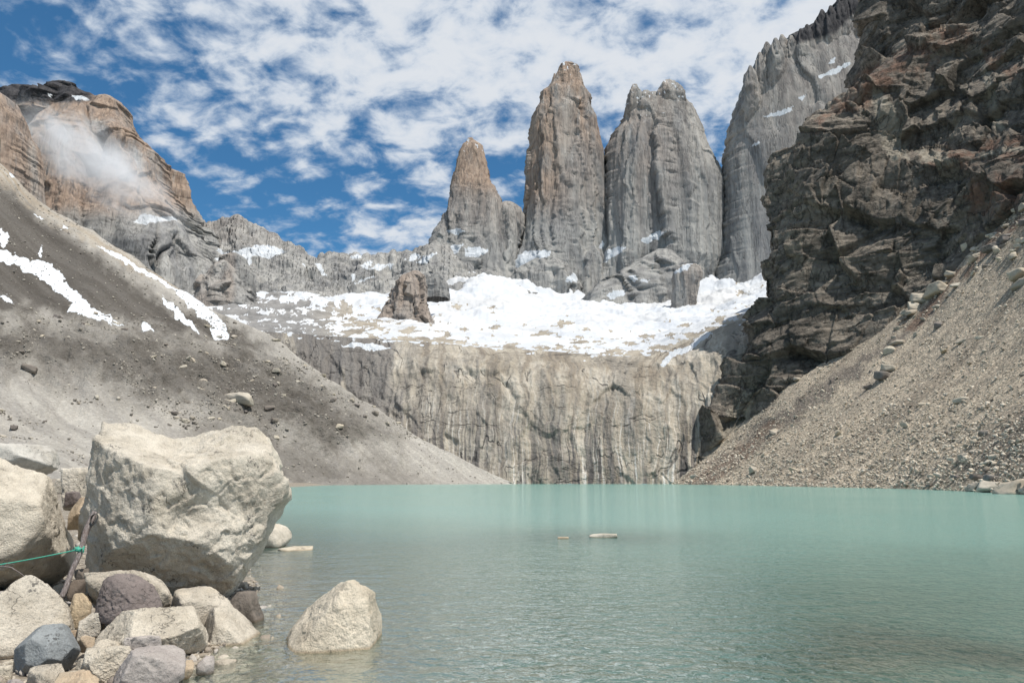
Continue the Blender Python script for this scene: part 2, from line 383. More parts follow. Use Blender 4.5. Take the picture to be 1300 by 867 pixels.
def mat_boulder(name, base, dark, stain, speck=0.5, roughscale=1.0, bumpd=0.03):
    m, t = new_mat(name)
    ob = t.n('ShaderNodeTexCoord').outputs['Object']; rnd = t.n('ShaderNodeObjectInfo').outputs['Random']
    ov = t.n('ShaderNodeVectorMath', {0: ob, 1: t.n('ShaderNodeCombineXYZ', {0: t.math('MULTIPLY', rnd, 37.0), 1: t.math('MULTIPLY', rnd, 91.0), 2: 0.0}).outputs[0]}, operation='ADD').outputs[0]
    patch = t.noise(ov, 1.6 * roughscale, 7, 0.6, 0.3)
    mid = t.noise(ov, 7.0 * roughscale, 7, 0.65)
    fine = t.noise(ov, 45.0 * roughscale, 5, 0.7)
    col = t.mix(t.step(patch, 0.36, 0.66), base, dark)
    col = t.mix(t.math('MULTIPLY', t.step(t.noise(t.map(ov, loc=(9, 4, 2)), 1.1 * roughscale, 5, 0.6), 0.54, 0.70), 0.6), col, stain)
    col = t.mix(0.5, col, t.mix(1.0, col, t.ramp(mid, [(0.3, 0.70), (0.5, 1.08), (0.72, 1.35)]), 'MULTIPLY'))
    col = t.mix(speck, col, t.mix(1.0, col, t.ramp(fine, [(0.30, 0.45), (0.45, 1.1), (0.75, 1.35)]), 'MULTIPLY'))
    lich = t.math('MULTIPLY', t.step(t.noise(t.map(ov, loc=(3, 8, 1)), 2.6 * roughscale, 3, 0.5), 0.60, 0.70), t.step(t.noise(ov, 24.0 * roughscale, 4, 0.6), 0.52, 0.58))
    col = t.mix(t.math('MULTIPLY', lich, 0.8), col, (0.05, 0.05, 0.052))
    ln = t.step(t.math('ABSOLUTE', t.math('SUBTRACT', t.noise(t.map(ov, (1, 1, 1.6), loc=(5, 2, 7), rot=(0.4, 0.3, 0.2)), 0.9 * roughscale, 5, 0.6, 0.4), 0.5)), 0.006, 0.0)
    ln = t.math('MULTIPLY', ln, t.step(patch, 0.50, 0.62))
    col = t.mix(t.math('MULTIPLY', ln, 0.2), col, (0.10, 0.085, 0.07))
    fleck = t.step(t.noise(ov, 95.0 * roughscale, 2, 0.5), 0.60, 0.68)
    col = t.mix(t.math('MULTIPLY', fleck, speck), col, (0.10, 0.095, 0.09))
    geo = t.n('ShaderNodeNewGeometry')
    wz = t.n('ShaderNodeSeparateXYZ', {0: geo.outputs['Position']}).outputs[2]
    wet = t.step(wz, 0.05, 0.0)      # wet dark band where the lake laps the stone
    col = t.mix(t.math('MULTIPLY', wet, 0.8), col, t.mix(1.0, col, (0.48, 0.42, 0.33), 'MULTIPLY'))
    tint = t.ramp(rnd, [(0.0, (0.90, 0.88, 0.86)), (0.5, (1.0, 1.0, 1.0)), (1.0, (1.07, 1.03, 0.96))])
    col = t.mix(1.0, col, tint, 'MULTIPLY')
    h = t.math('ADD', t.math('MULTIPLY', mid, 0.55), t.math('ADD', t.math('MULTIPLY', fine, 0.34), t.math('ADD', t.math('MULTIPLY', t.noise(ov, 18.0 * roughscale, 4, 0.65), 0.65), t.math('MULTIPLY', ln, -0.5))))
    finish(t, col, 0.9, t.bump(h, bumpd / roughscale, 0.9))
    return m
def mat_stones(name, stops):
    m, t = new_mat(name)
    g = t.n('ShaderNodeNewGeometry'); ob = t.n('ShaderNodeTexCoord').outputs['Object']
    col = t.ramp(g.outputs['Random Per Island'], stops)
    n = t.noise(ob, 6.0, 5, 0.7)
    col = t.mix(0.5, col, t.mix(1.0, col, t.ramp(n, [(0.3, 0.6), (0.7, 1.35)]), 'MULTIPLY'))
    finish(t, col, 0.95, t.bump(n, 0.08, 0.7))
    return m
M_GRANITE = mat_granite(); M_WALL = mat_headwall(); M_DARK = mat_darkcliff(); M_SNOW = mat_snowfield()
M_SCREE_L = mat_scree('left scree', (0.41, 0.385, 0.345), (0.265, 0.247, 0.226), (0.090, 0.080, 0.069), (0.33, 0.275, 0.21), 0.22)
M_SCREE_R = mat_scree('right scree', (0.415, 0.352, 0.272), (0.295, 0.25, 0.20), (0.17, 0.145, 0.122), (0.17, 0.12, 0.09))
M_PALE = mat_boulder('pale granite boulder', (0.50, 0.452, 0.380), (0.375, 0.333, 0.272), (0.44, 0.38, 0.295), 0.6, 1.0, 0.06)
M_PALEB = mat_boulder('palest granite boulder', (0.56, 0.515, 0.435), (0.46, 0.418, 0.35), (0.50, 0.45, 0.37), 0.5, 1.0, 0.06)
M_GREY = mat_boulder('light grey boulder', (0.43, 0.41, 0.375), (0.34, 0.32, 0.29), (0.40, 0.36, 0.30), 0.4)
M_BROWN = mat_boulder('brown mauve stone', (0.185, 0.155, 0.145), (0.135, 0.112, 0.105), (0.24, 0.19, 0.165), 0.5)
M_BLUE = mat_boulder('blue grey stone', (0.205, 0.220, 0.230), (0.165, 0.178, 0.190), (0.25, 0.255, 0.25), 0.4)
M_MAUVE = mat_boulder('mauve grey stone', (0.325, 0.295, 0.275), (0.27, 0.24, 0.225), (0.38, 0.33, 0.29), 0.5)
M_TAN = mat_boulder('tan stone', (0.42, 0.345, 0.25), (0.33, 0.26, 0.19), (0.36, 0.24, 0.15), 0.35)
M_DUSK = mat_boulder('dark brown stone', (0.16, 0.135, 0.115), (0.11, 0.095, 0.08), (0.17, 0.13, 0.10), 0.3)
M_FAR = mat_boulder('far boulder', (0.44, 0.40, 0.33), (0.34, 0.30, 0.25), (0.40, 0.34, 0.26), 0.3, 0.25)
M_FARD = mat_boulder('far dark boulder', (0.20, 0.18, 0.16), (0.15, 0.13, 0.12), (0.2, 0.17, 0.14), 0.3, 0.25)
# ------------------------------------------------------------------ landforms
def back_rows(G, dist, drop, n=6):
    """carry a crest over and down the far side"""
    c = G[-1]; d = c[:, :2] / np.linalg.norm(c[:, :2], axis=1, keepdims=True)
    rows = []
    for k in range(1, n + 1):
        f = k / n
        rows.append(np.stack([c[:, 0] + d[:, 0] * dist * f, c[:, 1] + d[:, 1] * dist * f, c[:, 2] - drop * f ** 1.5], -1))
    return np.concatenate([G, np.array(rows)], 0)

# ---- the three granite towers, the walls beside them (lofts: every height has its own width and depth)
def loft(L, R, Y0, depth=0.8, na=150, nz=240, disp=0.05, seed=0, stretch=0.16, rag=0.055, sq=3.2, yshift=None):
    L = np.array(L, float); R = np.array(R, float)
    py0 = max(L[0, 1], R[0, 1]); py1 = min(L[-1, 1], R[-1, 1])
    tt = np.linspace(0, 1, nz) ** 0.9
    py = py0 + (py1 - py0) * tt
    l = np.interp(py, L[:, 1], L[:, 0]); r = np.interp(py, R[:, 1], R[:, 0])
    wpx = np.minimum(r - l, 60.0) * rag
    def rg(k):
        o_ = np.stack([py * 0.045, 0 * py + seed * 3.7 + k, 0 * py], -1)
        return 0.5 * fbm(o_, 2, 0.5, seed=seed + k) + 0.7 * facets(o_ * np.array([2.2, 1, 1]), seed + k, 1.3, 0.7) + 0.35 * facets(o_ * np.array([6.5, 1, 1]), seed + k + 3, 1.3, 0.7)
    hw0 = (P(r, py, Y0)[:, 0] - P(l, py, Y0)[:, 0]) / 2
    l = l + wpx * rg(50); r = r + wpx * rg(70)
    a = np.linspace(0, 2 * np.pi, na, endpoint=False)
    ca, sa = np.cos(a), np.sin(a)
    ex = np.sign(ca) * np.abs(ca) ** (2 / sq); ey = np.sign(sa) * np.abs(sa) ** (2 / sq)
    PL = P(l, py, Y0); PR = P(r, py, Y0)
    c = (PL + PR) / 2; hw = (PR[:, 0] - PL[:, 0]) / 2
    wmax = hw.max()
    dep = np.minimum(hw0 * depth, wmax * depth)
    V = np.zeros((nz, na, 3))
    c0 = np.convolve(np.pad(c[:, 0], 20, mode='edge'), np.ones(41) / 41, 'valid')[:, None]; h0 = hw0[:, None]
    V[..., 0] = c0 + h0 * ex + ((c[:, 0:1] + hw[:, None] * np.sign(ex)) - (c0 + h0 * np.sign(ex))) * np.abs(ex) ** 16; V[..., 1] = c[:, 1:2] + dep[:, None] * ey; V[..., 2] = c[:, 2:3]
    if yshift is not None: V[..., 1] += np.interp(py, yshift[0], yshift[1])[:, None]
    # buttresses, chimneys and ledges
    n = np.stack([np.broadcast_to(ex * 1.0, (nz, na)), np.broadcast_to(ey, (nz, na)), np.zeros((nz, na))], -1)
    n /= np.linalg.norm(n, axis=-1, keepdims=True) + 1e-9
    s = 1.0 / wmax
    q = V * np.array([s, s, s * stretch]) + seed * 7.3
    amp = np.minimum(hw, wmax * 0.5)[:, None]
    qw = q + 0.09 * np.stack([fbm(V * s * 2, 3, 0.5, seed=seed + 31), fbm(V * s * 2 + 5, 3, 0.5, seed=seed + 33), 0 * V[..., 0]], -1)
    d = 0.7 * fbm(q * 1.3, 3, 0.5, seed=seed) + 0.42 * (ridged(q * np.array([3, 3, 1.6]), 3, 0.5, seed=seed + 9) - 0.6) + 0.34 * (ridged(q * np.array([7, 7, 1.2]), 3, 0.55, seed=seed + 12) - 0.6) + 0.14 * fbm(V * s * 9, 4, 0.6, seed=seed + 20) \
        + 1.25 * facets(qw * np.array([2.6, 2.6, 1.6]), seed + 2, 1.6, 0.5, 0.03) + 0.45 * facets(qw * np.array([5.5, 5.5, 2.6]), seed + 6, 1.4, 0.5, 0.04) + 0.14 * facets(qw * np.array([8, 8, 6.0]), seed + 3, 1.2, 0.7)
    edge = np.abs(ex) ** 6
    V = V + n * (amp * disp * d * 2.2)[..., None] * (1 - 0.45 * edge)[None, :, None]
    top = V[0].mean(0, keepdims=True) + np.array([[0, 0, wmax * 0.03]])
    verts = np.concatenate([V.reshape(-1, 3), top]); nv = len(verts) - 1
    faces = [tuple(f) for f in gfaces(nz, na, 0, True, flip=False)] + [(nv, (j + 1) % na, j) for j in range(na)]
    return verts, faces, np.concatenate([np.repeat(py, na), [py0]]), np.concatenate([np.repeat((V[..., 0] - c[:, 0:1]) / (hw[:, None] + 1e-6), 1).ravel(), [0]])
def spire(name, lofts, mat, snow_polys=(), warmf=None, capf=None, snow_top=None, label=None, cat=None, group=None, kind=None, tree=None):
    Vs, Fs, PY, SX = [], [], [], []; off = 0
    for kw in lofts:
        v, f, py, sx = loft(**kw)
        Vs.append(v); Fs += [tuple(i + off for i in q) for q in f]; off += len(v); PY.append(py); SX.append(sx)
    V = np.concatenate(Vs); SX = np.concatenate(SX)
    px, py = PIX(V)
    wob = 2.5 * fbm(np.stack([px, py, 0 * px], -1) * 0.12, 4, 0.6, seed=5)
    sn = np.zeros(len(V))
    for poly in snow_polys: sn = np.maximum(sn, sstep(polysd(px + wob, py + wob * 0.6, poly), -4, 3))
    if snow_top is not None: sn = np.maximum(sn, snow_top(px, py, V))
    wa = np.clip(warmf(px, py, SX), 0, 1) if warmf else np.zeros(len(V))
    cp = np.clip(capf(px, py, wob), 0, 1) if capf else np.zeros(len(V))
    o = mesh_obj(name, V, Fs, mat, {'snow': sn, 'warm': wa, 'cap': cp})
    return tag(o, label, cat, group, kind)
def dust(y0, y1, thr=0.25, sc=0.22, seed=3):
    return lambda px, py, V: sstep(fbm(np.stack([px, py * 0.8, 0 * px], -1) * sc, 4, 0.6, seed=seed) + 0.35 * sstep(py, y1, y0) - 2.0 * sstep(py, y1 - 8, y1 + 2), thr, thr + 0.22) * 0.85

GT = 'granite towers above the lake'
spire('rock_tower', [dict(L=[(596, 178), (590, 184), (584, 195), (580, 215), (575, 235), (572, 258), (566, 275), (559, 290), (552, 308), (542, 325), (530, 345), (520, 360), (505, 410)],
                          R=[(601, 178), (612, 186), (616, 205), (621, 225), (630, 245), (637, 255), (641, 275), (644, 295), (650, 320), (655, 345), (660, 360), (670, 410)], Y0=1800, depth=0.7, seed=1, disp=0.055),
                     dict(L=[(640, 257), (630, 262), (622, 275), (612, 300), (600, 330), (590, 360), (575, 410)],
                          R=[(650, 257), (660, 264), (665, 275), (663, 292), (660, 310), (658, 335), (655, 360), (655, 410)], Y0=1790, depth=0.8, seed=4, na=110, nz=120),
                     dict(L=[(594, 176), (590, 186), (588, 200)], R=[(600, 176), (606, 186), (608, 200)], Y0=1800, na=40, nz=40, seed=8)], M_GRANITE,
      snow_polys=[[(590, 318), (606, 313), (618, 318), (608, 326), (594, 325)], [(555, 325), (575, 312), (590, 310), (578, 322), (560, 334)], [(568, 294), (582, 290), (590, 294), (578, 297)], [(545, 340), (562, 330), (570, 333), (556, 345)]],
      warmf=lambda px, py, s: 0.95 * sstep(py, 262, 215) + 0.30 * sstep(py, 320, 260), snow_top=dust(176, 202, 0.55),
      label='smallest and leftmost granite tower, a slim brown topped horn with a rounded shoulder', cat='rock tower', group=GT)
spire('rock_tower', [dict(L=[(716, 86), (709, 91), (704, 100), (699, 110), (690, 122), (688, 136), (680, 148), (676, 165), (674, 185), (672, 205), (671, 230), (669, 255), (667, 280), (661, 302), (653, 325), (642, 345), (636, 372), (632, 392), (625, 425)],
                          R=[(730, 86), (737, 98), (740, 112), (746, 125), (752, 143), (757, 160), (761, 180), (767, 200), (770, 225), (772, 260), (773, 300), (775, 330), (778, 360), (780, 392), (785, 425)], Y0=1850, depth=0.75, seed=2, na=200, nz=320, disp=0.05),
                     dict(L=[(716, 81), (711, 87), (708, 96), (704, 112)], R=[(727, 81), (734, 87), (737, 97), (740, 112)], Y0=1850, na=50, nz=40, seed=12, disp=0.08),
                     dict(L=[(703, 94), (700, 104), (697, 120)], R=[(706, 94), (710, 104), (714, 120)], Y0=1835, na=40, nz=40, seed=13)], M_GRANITE,
      snow_polys=[[(645, 338), (655, 325), (668, 319), (690, 318), (703, 320), (692, 327), (678, 333), (660, 341)], [(758, 315), (766, 306), (764, 316)], [(706, 352), (722, 345), (730, 349), (715, 357)]],
      warmf=lambda px, py, s: 0.65 * sstep(s, 0.15, -0.7) * sstep(py, 290, 230) + 0.9 * sstep(py, 205, 150) * sstep(s, -0.1, 0.8) + 0.7 * sstep(py, 125, 95) + 0.32 * sstep(py, 300, 240), snow_top=dust(80, 120, 0.68),
      label='tallest central granite tower with a blunt brown summit and a sheer face', cat='rock tower', group=GT)
spire('rock_tower', [dict(L=[(806, 127), (799, 135), (793, 150), (786, 162), (778, 173), (773, 190), (771, 212), (771, 250), (770, 300), (765, 330), (755, 355), (744, 374), (736, 395), (725, 425)],
                          R=[(864, 127), (872, 135), (878, 143), (884, 160), (891, 180), (899, 200), (906, 215), (913, 230), (915, 245), (916, 270), (916, 310), (914, 335), (904, 352), (895, 370), (890, 395), (886, 425)], Y0=1825, depth=0.62, seed=3, na=240, nz=320, disp=0.045),
                     dict(L=[(803, 108), (799, 117), (795, 134), (794, 152), (800, 175)], R=[(808, 108), (814, 117), (819, 134), (822, 152), (816, 175)], yshift=([108, 135, 175], [0, 8, 45]), Y0=1785, na=50, nz=50, seed=14, disp=0.09),
                     dict(L=[(817, 115), (813, 121), (806, 140), (812, 165)], R=[(822, 115), (829, 121), (840, 140), (836, 165)], yshift=([111, 135, 165], [0, 8, 40]), Y0=1784, na=40, nz=40, seed=15, disp=0.09),
                     dict(L=[(844, 102), (838, 110), (833, 122), (832, 145), (840, 170)], R=[(850, 102), (861, 109), (869, 121), (872, 145), (866, 170)], yshift=([102, 130, 170], [0, 8, 45]), Y0=1788, na=60, nz=50, seed=16, disp=0.09),
                     dict(L=[(838, 318), (810, 335), (785, 350), (757, 366), (736, 386), (722, 430)], R=[(852, 318), (864, 335), (870, 350), (874, 366), (876, 386), (878, 430)], Y0=1690, na=110, nz=90, seed=17, disp=0.08), dict(L=[(690, 322), (668, 336), (650, 352), (646, 366), (640, 430)], R=[(700, 322), (716, 336), (728, 352), (738, 366), (748, 430)], Y0=1740, depth=0.5, na=100, nz=90, seed=29, disp=0.08)], M_GRANITE,
      snow_polys=[[(716, 358), (735, 340), (758, 324), (778, 316), (794, 314), (786, 321), (768, 332), (748, 347), (730, 357)], [(814, 307), (824, 299), (838, 294), (845, 296), (834, 303), (820, 309)], [(800, 350), (806, 349), (812, 356), (803, 357)], [(816, 355), (828, 353), (830, 360), (818, 360)], [(768, 374), (790, 368), (795, 374), (775, 379)]],
      warmf=lambda px, py, s: 0.30 * sstep(py, 320, 200) * sstep(s, 0.7, -0.6) + 0.15 * sstep(py, 260, 150), snow_top=dust(104, 155, 0.58, 0.25, 6),
      label='broad right granite tower with a notched snow dusted top', cat='rock tower', group=GT)
spire('rock_buttress', [dict(L=[(872, 336), (860, 340), (856, 348), (855, 370), (853, 392), (852, 410)], R=[(880, 336), (888, 338), (890, 348), (886, 370), (880, 392), (876, 410)], Y0=1450, depth=0.8, na=70, nz=80, seed=21, disp=0.07)], M_GRANITE,
      snow_polys=[[(856, 346), (868, 338), (880, 334), (872, 342)]], warmf=lambda px, py, s: 0.35 + 0 * s,
      label='small square granite stump in the snow below the broad right tower', cat='rock outcrop')
spire('rock_wall_peak', [dict(L=[(1088, -60), (1078, -30), (1066, 0), (1050, 18), (1034, 34), (1012, 47), (1000, 53), (988, 60), (976, 68), (966, 77), (957, 89), (950, 100), (945, 112), (937, 136), (930, 160), (925, 185), (920, 205), (918, 240), (917, 280), (914, 310), (907, 345), (900, 375), (893, 405)],
                              R=[(1240, -60), (1260, -30), (1280, -5), (1300, 18), (1310, 36), (1320, 50), (1325, 55), (1330, 60), (1335, 68), (1340, 77), (1345, 89), (1350, 100), (1355, 112), (1360, 136), (1365, 160), (1370, 185), (1375, 205), (1380, 240), (1385, 280), (1390, 310), (1395, 345), (1400, 375), (1400, 405)], Y0=1780, depth=0.30, seed=5, na=420, nz=380, disp=0.022, sq=2.3)]
      + [dict(L=[(a - 1, b - 4), (a - 5, b + 6), (a - 9, b + 22), (a - 8, b + 50), (a + 2, b + 120)], R=[(a + 2, b - 4), (a + 6, b + 6), (a + 12, b + 22), (a + 16, b + 50), (a + 8, b + 120)], Y0=1712 + d, na=40, nz=60, seed=30 + i, disp=0.12, rag=0.14, yshift=([b, b + 40, b + 120], [0, 10, 75]))
         for i, (a, b, d) in enumerate([(973, 58, 0), (984, 53, -20), (992, 49, 0), (1004, 50, -10), (964, 71, 0), (952, 88, -10), (1016, 41, -20), (1024, 36, -20), (1036, 30, -20), (1043, 17, -20), (1054, 12, -30), (1066, 3, -30), (1072, -6, -30), (1084, -14, -30)])], M_GRANITE,
      snow_polys=[[(970, 148), (985, 143), (1000, 138), (1008, 133), (1003, 142), (988, 147), (975, 149)], [(1038, 98), (1055, 90), (1070, 83), (1080, 77), (1074, 86), (1058, 94), (1042, 99)], [(1050, 82), (1062, 72), (1058, 80)], [(952, 186), (962, 180), (966, 181), (956, 186)], [(1014, 125), (1024, 120), (1018, 127)]],
      warmf=lambda px, py, s: 0.22 * sstep(py, 330, 120), capf=lambda px, py, w: sstep(np.interp(px, [1000, 1010, 1040, 1060, 1090, 1200], [50, 55, 49, 43, 12, -40]) + w * 1.2 - py, -2.5, 2.5) * sstep(px, 1003, 1011),
      label='big grey granite wall with a dark jagged cap, partly behind the black cliff', cat='rock peak')
# ---- the peaks on the left
spire('rock_peak', [dict(L=[(110, 126), (92, 131), (70, 140), (52, 160), (40, 190), (25, 230), (10, 270), (-20, 320), (-40, 370), (-50, 430)],
                         R=[(140, 126), (152, 132), (157, 150), (164, 164), (180, 181), (195, 196), (208, 202), (213, 225), (216, 242), (226, 258), (238, 275), (252, 296), (268, 318), (285, 345), (300, 370), (320, 430)], Y0=1500, depth=0.6, seed=6, na=300, nz=340, disp=0.07, rag=0.09),
                    dict(L=[(36, 112), (27, 117), (20, 130), (10, 160)], R=[(46, 112), (70, 120), (95, 132), (120, 160)], Y0=1560, na=60, nz=40, seed=18, disp=0.11),
                    dict(L=[(76, 106), (60, 112), (48, 125), (40, 160)], R=[(84, 106), (100, 116), (122, 127), (146, 160)], Y0=1550, na=70, nz=40, seed=19, disp=0.11),
                    dict(L=[(70, 160), (62, 172), (55, 200), (45, 240), (35, 290), (30, 330)], R=[(80, 160), (90, 172), (98, 200), (108, 240), (116, 285), (122, 330)], Y0=1340, na=110, nz=130, seed=20, disp=0.07)], M_GRANITE,
      snow_polys=[[(168, 281), (185, 272), (200, 276), (218, 275), (224, 279), (205, 281), (190, 283), (182, 286)], [(92, 122), (104, 123), (112, 127), (96, 126)], [(60, 119), (66, 121), (61, 124)]],
      warmf=lambda px, py, s: 1.25 * sstep(py, 285, 250), capf=lambda px, py, w: sstep(129 - 0.06 * np.abs(px - 60) + w - py, -3, 3) * sstep(118, 112, px) if False else sstep(130 + w - py, -3, 3) * sstep(px, 124, 112),
      label='orange brown rock peak on the left with a small black summit cap', cat='rock peak')
spire('rock_buttress', [dict(L=[(-70, 105), (-90, 130), (-110, 180), (-120, 250), (-130, 330)], R=[(0, 122), (12, 128), (20, 145), (28, 165), (36, 185), (38, 205), (39, 240), (42, 300), (44, 330)], Y0=1050, depth=0.7, seed=7, na=150, nz=160, disp=0.045)], M_GRANITE,
      warmf=lambda px, py, s: 0.95 * sstep(py, 330, 200), label='sunlit tan rock buttress cut off by the left edge of the photo', cat='rock outcrop')
spire('rock_outcrop', [dict(L=[(281, 331), (270, 338), (262, 352), (255, 370), (245, 392), (240, 410)], R=[(288, 331), (296, 345), (303, 360), (314, 375), (325, 392), (330, 410)], Y0=1000, depth=0.8, seed=22, na=90, nz=90, disp=0.09),
                       dict(L=[(292, 322), (284, 328), (278, 345), (270, 380)], R=[(302, 322), (310, 328), (318, 345), (322, 380)], Y0=1040, depth=0.8, seed=23, na=60, nz=60, disp=0.09)], M_GRANITE,
      warmf=lambda px, py, s: 0.42 * sstep(px, 303, 292), label='pale rock knob at the left end of the snow, behind the scree crest', cat='rock outcrop')
spire('rock_outcrop', [dict(L=[(526, 344), (516, 350), (505, 360), (500, 372), (494, 385), (484, 405), (478, 418)], R=[(531, 344), (538, 352), (541, 368), (540, 385), (545, 402), (550, 418)], Y0=880, depth=0.9, seed=24, na=100, nz=100, disp=0.09)], M_GRANITE,
      warmf=lambda px, py, s: 0.62 + 0 * s, label='cream coloured rock horn standing alone in the snowfield', cat='rock outcrop')
spire('rock_outcrop', [dict(L=[(545, 345), (538, 349), (534, 360), (532, 380)], R=[(556, 345), (563, 352), (568, 364), (570, 380)], Y0=960, depth=0.7, seed=25, na=70, nz=60, disp=0.09)], M_GRANITE,
      label='dark grey rock lump just behind the cream horn in the snow', cat='rock outcrop')

# ---- the jagged grey ridge between the left peak and the towers
def ridge(name, crest, foot_py, Yc, Yf, nr, nc, seed, snow_polys, label, cat, rag=3.0, group=None):
    crest = np.array(crest, float); px = np.linspace(crest[0, 0], crest[-1, 0], nc)
    cy = np.interp(px, crest[:, 0], crest[:, 1])
    cy = cy - rag * np.maximum(ridged(np.stack([px * 0.06, 0 * px, 0 * px + seed], -1), 4, 0.55, seed=seed) - 0.5, -0.6)
    fy = np.interp(px, np.array(foot_py)[:, 0], np.array(foot_py)[:, 1])
    top = P(px, cy, np.full(nc, Yc)); bot = P(px, fy, np.full(nc, Yf))
    t = np.linspace(0, 1, nr)[:, None, None]
    G = bot[None] * (1 - t) + top[None] * t
    G[..., 2] -= (np.sin(np.pi * t[..., 0]) * (top[:, 2] - bot[:, 2]) * 0.10)
    n = gnormals(G); s = 1 / 130.0
    d = 1.2 * fbm(G * s, 3, 0.5, seed=seed) + 1.0 * (ridged(G * np.array([s * 2.2, s * 2.2, s * 0.9]), 5, 0.55, seed=seed + 3) - 0.6)
    G = G + n * (14.0 * d * np.sin(np.pi * np.clip(t[..., 0] * 0.93, 0, 1)) ** 0.6)[..., None]
    G = back_rows(G, 220, 160)
    ppx, ppy = PIX(G)
    wob = 3.0 * fbm(np.stack([ppx, ppy, 0 * ppx], -1) * 0.15, 4, 0.6, seed=seed)
    sn = np.zeros(ppx.shape)
    for poly in snow_polys: sn = np.maximum(sn, sstep(polysd(ppx + wob, ppy + wob * 0.7, poly), -3.5, 3))
    o = mesh_obj(name, G, gfaces(G.shape[0], nc), M_GRANITE, {'snow': sn, 'warm': 0.18 * np.ones(ppx.shape) * sstep(ppy, 330, 290), 'cap': 0 * ppx})
    return tag(o, label, cat, group)
ridge('rock_ridge', [(205, 268), (230, 268), (247, 280), (262, 286), (275, 284), (290, 279), (303, 276), (308, 282), (320, 288), (335, 294), (346, 303), (360, 311), (375, 314), (388, 322), (398, 329), (408, 336), (430, 352)],
      [(200, 395), (260, 386), (330, 390), (360, 392), (385, 388), (430, 388)], 1640, 1300, 130, 330, 41,
      [[(195, 290), (212, 287), (232, 290), (246, 290), (256, 294), (244, 300), (228, 298), (212, 295)], [(252, 291), (260, 298), (272, 310), (286, 322), (282, 324), (266, 313), (254, 301)],
       [(296, 321), (312, 315), (330, 311), (346, 312), (362, 320), (352, 324), (340, 328), (326, 324), (312, 329)], [(252, 335), (264, 324), (270, 328), (260, 337)], [(268, 326), (290, 321), (306, 320), (300, 328), (278, 332)], [(308, 336), (318, 328), (322, 332), (312, 338)],
       [(382, 334), (390, 333), (388, 339)], [(210, 352), (232, 344), (260, 350), (254, 362), (222, 366)], [(400, 334), (405, 334), (414, 350), (410, 352)]],
      'jagged grey rock ridge running right from the foot of the brown peak', 'rock ridge')
ridge('rock_ridge', [(395, 345), (406, 326), (420, 324), (438, 327), (455, 324), (470, 328), (485, 324), (500, 321), (512, 318), (525, 320), (540, 316), (553, 309), (566, 316), (585, 327), (610, 345), (680, 372)],
      [(395, 388), (440, 384), (480, 386), (500, 390), (520, 386), (560, 380), (600, 378), (680, 384)], 1740, 1440, 120, 330, 52,
      [[(444, 326), (452, 323), (460, 324), (458, 328), (448, 329)], [(458, 338), (468, 331), (474, 332), (466, 342)], [(470, 342), (480, 335), (492, 336), (484, 343)], [(492, 335), (500, 336), (497, 341)], [(450, 360), (462, 354), (474, 350), (462, 358)], [(516, 330), (528, 322), (534, 325), (522, 332)], [(528, 334), (545, 322), (556, 320), (540, 334)], [(400, 334), (406, 334), (416, 352), (410, 352)], [(445, 350), (450, 348), (448, 358)]],
      'low serrated grey ridge just left of the smallest tower', 'rock ridge', rag=3.5)

# ---- headwall, snowfield
def zones(G, polys, soft=2.0, wobble=4.0, seed=3, fr=0.06):
    px, py = PIX(G)
    w1 = wobble * fbm(np.stack([px, py, 0 * px], -1) * fr, 5, 0.6, seed=seed); w2 = wobble * fbm(np.stack([px, py, 0 * px + 9], -1) * fr, 5, 0.6, seed=seed)
    m = np.zeros(px.shape)
    for p in polys: m = np.maximum(m, sstep(polysd(px + w1, py + w2, p), -soft, soft))
    return m, px, py
top = [(300, 418, 560), (380, 424, 548), (440, 428, 540), (520, 433, 530), (600, 439, 520), (700, 446, 515), (800, 452, 510), (840, 447, 505), (890, 425, 500), (960, 400, 492), (1030, 380, 490)]
mid2 = [(300, 470, 525), (380, 470, 512), (440, 472, 498), (520, 478, 470), (600, 482, 455), (700, 486, 452), (800, 490, 450), (840, 486, 448), (890, 470, 446), (960, 448, 440), (1030, 430, 438)]
mid1 = [(300, 540, 490), (380, 540, 475), (440, 543, 455), (520, 548, 432), (600, 552, 425), (700, 553, 424), (800, 553, 422), (840, 551, 420), (890, 546, 418), (960, 535, 415), (1030, 520, 412)]
foot = [(300, 620, 455), (380, 619, 440), (440, 618, 425), (520, 617.5, 412), (600, 617.3, 408), (700, 617.2, 410), (800, 617, 409), (840, 617, 408), (890, 617, 405), (960, 617, 400), (1030, 617, 398)]
NC = 700
G = net([foot, mid1, mid2, top], 300, NC, [0, 0.4, 0.75, 1.0])
n = gnormals(G)
uu = np.cumsum(np.concatenate([np.zeros((1, NC)), np.linalg.norm(np.diff(G, axis=0), axis=-1)]), 0)
au = np.cumsum(np.concatenate([[0], np.linalg.norm(np.diff(G[60], axis=0), axis=-1)]))
uvm = np.stack([np.broadcast_to(au, uu.shape), uu, 0 * uu], -1)
q = np.stack([uvm[..., 0] / 26, uvm[..., 1] / 150, 0 * uu], -1)
f1, f2, wid = worley(np.stack([uvm[..., 0] / 34 + 0.5 * fbm(uvm / 60, 3), uvm[..., 1] / 80 + 0.6 * fbm(uvm / 40 + 9, 3), 0 * uu], -1), 4)
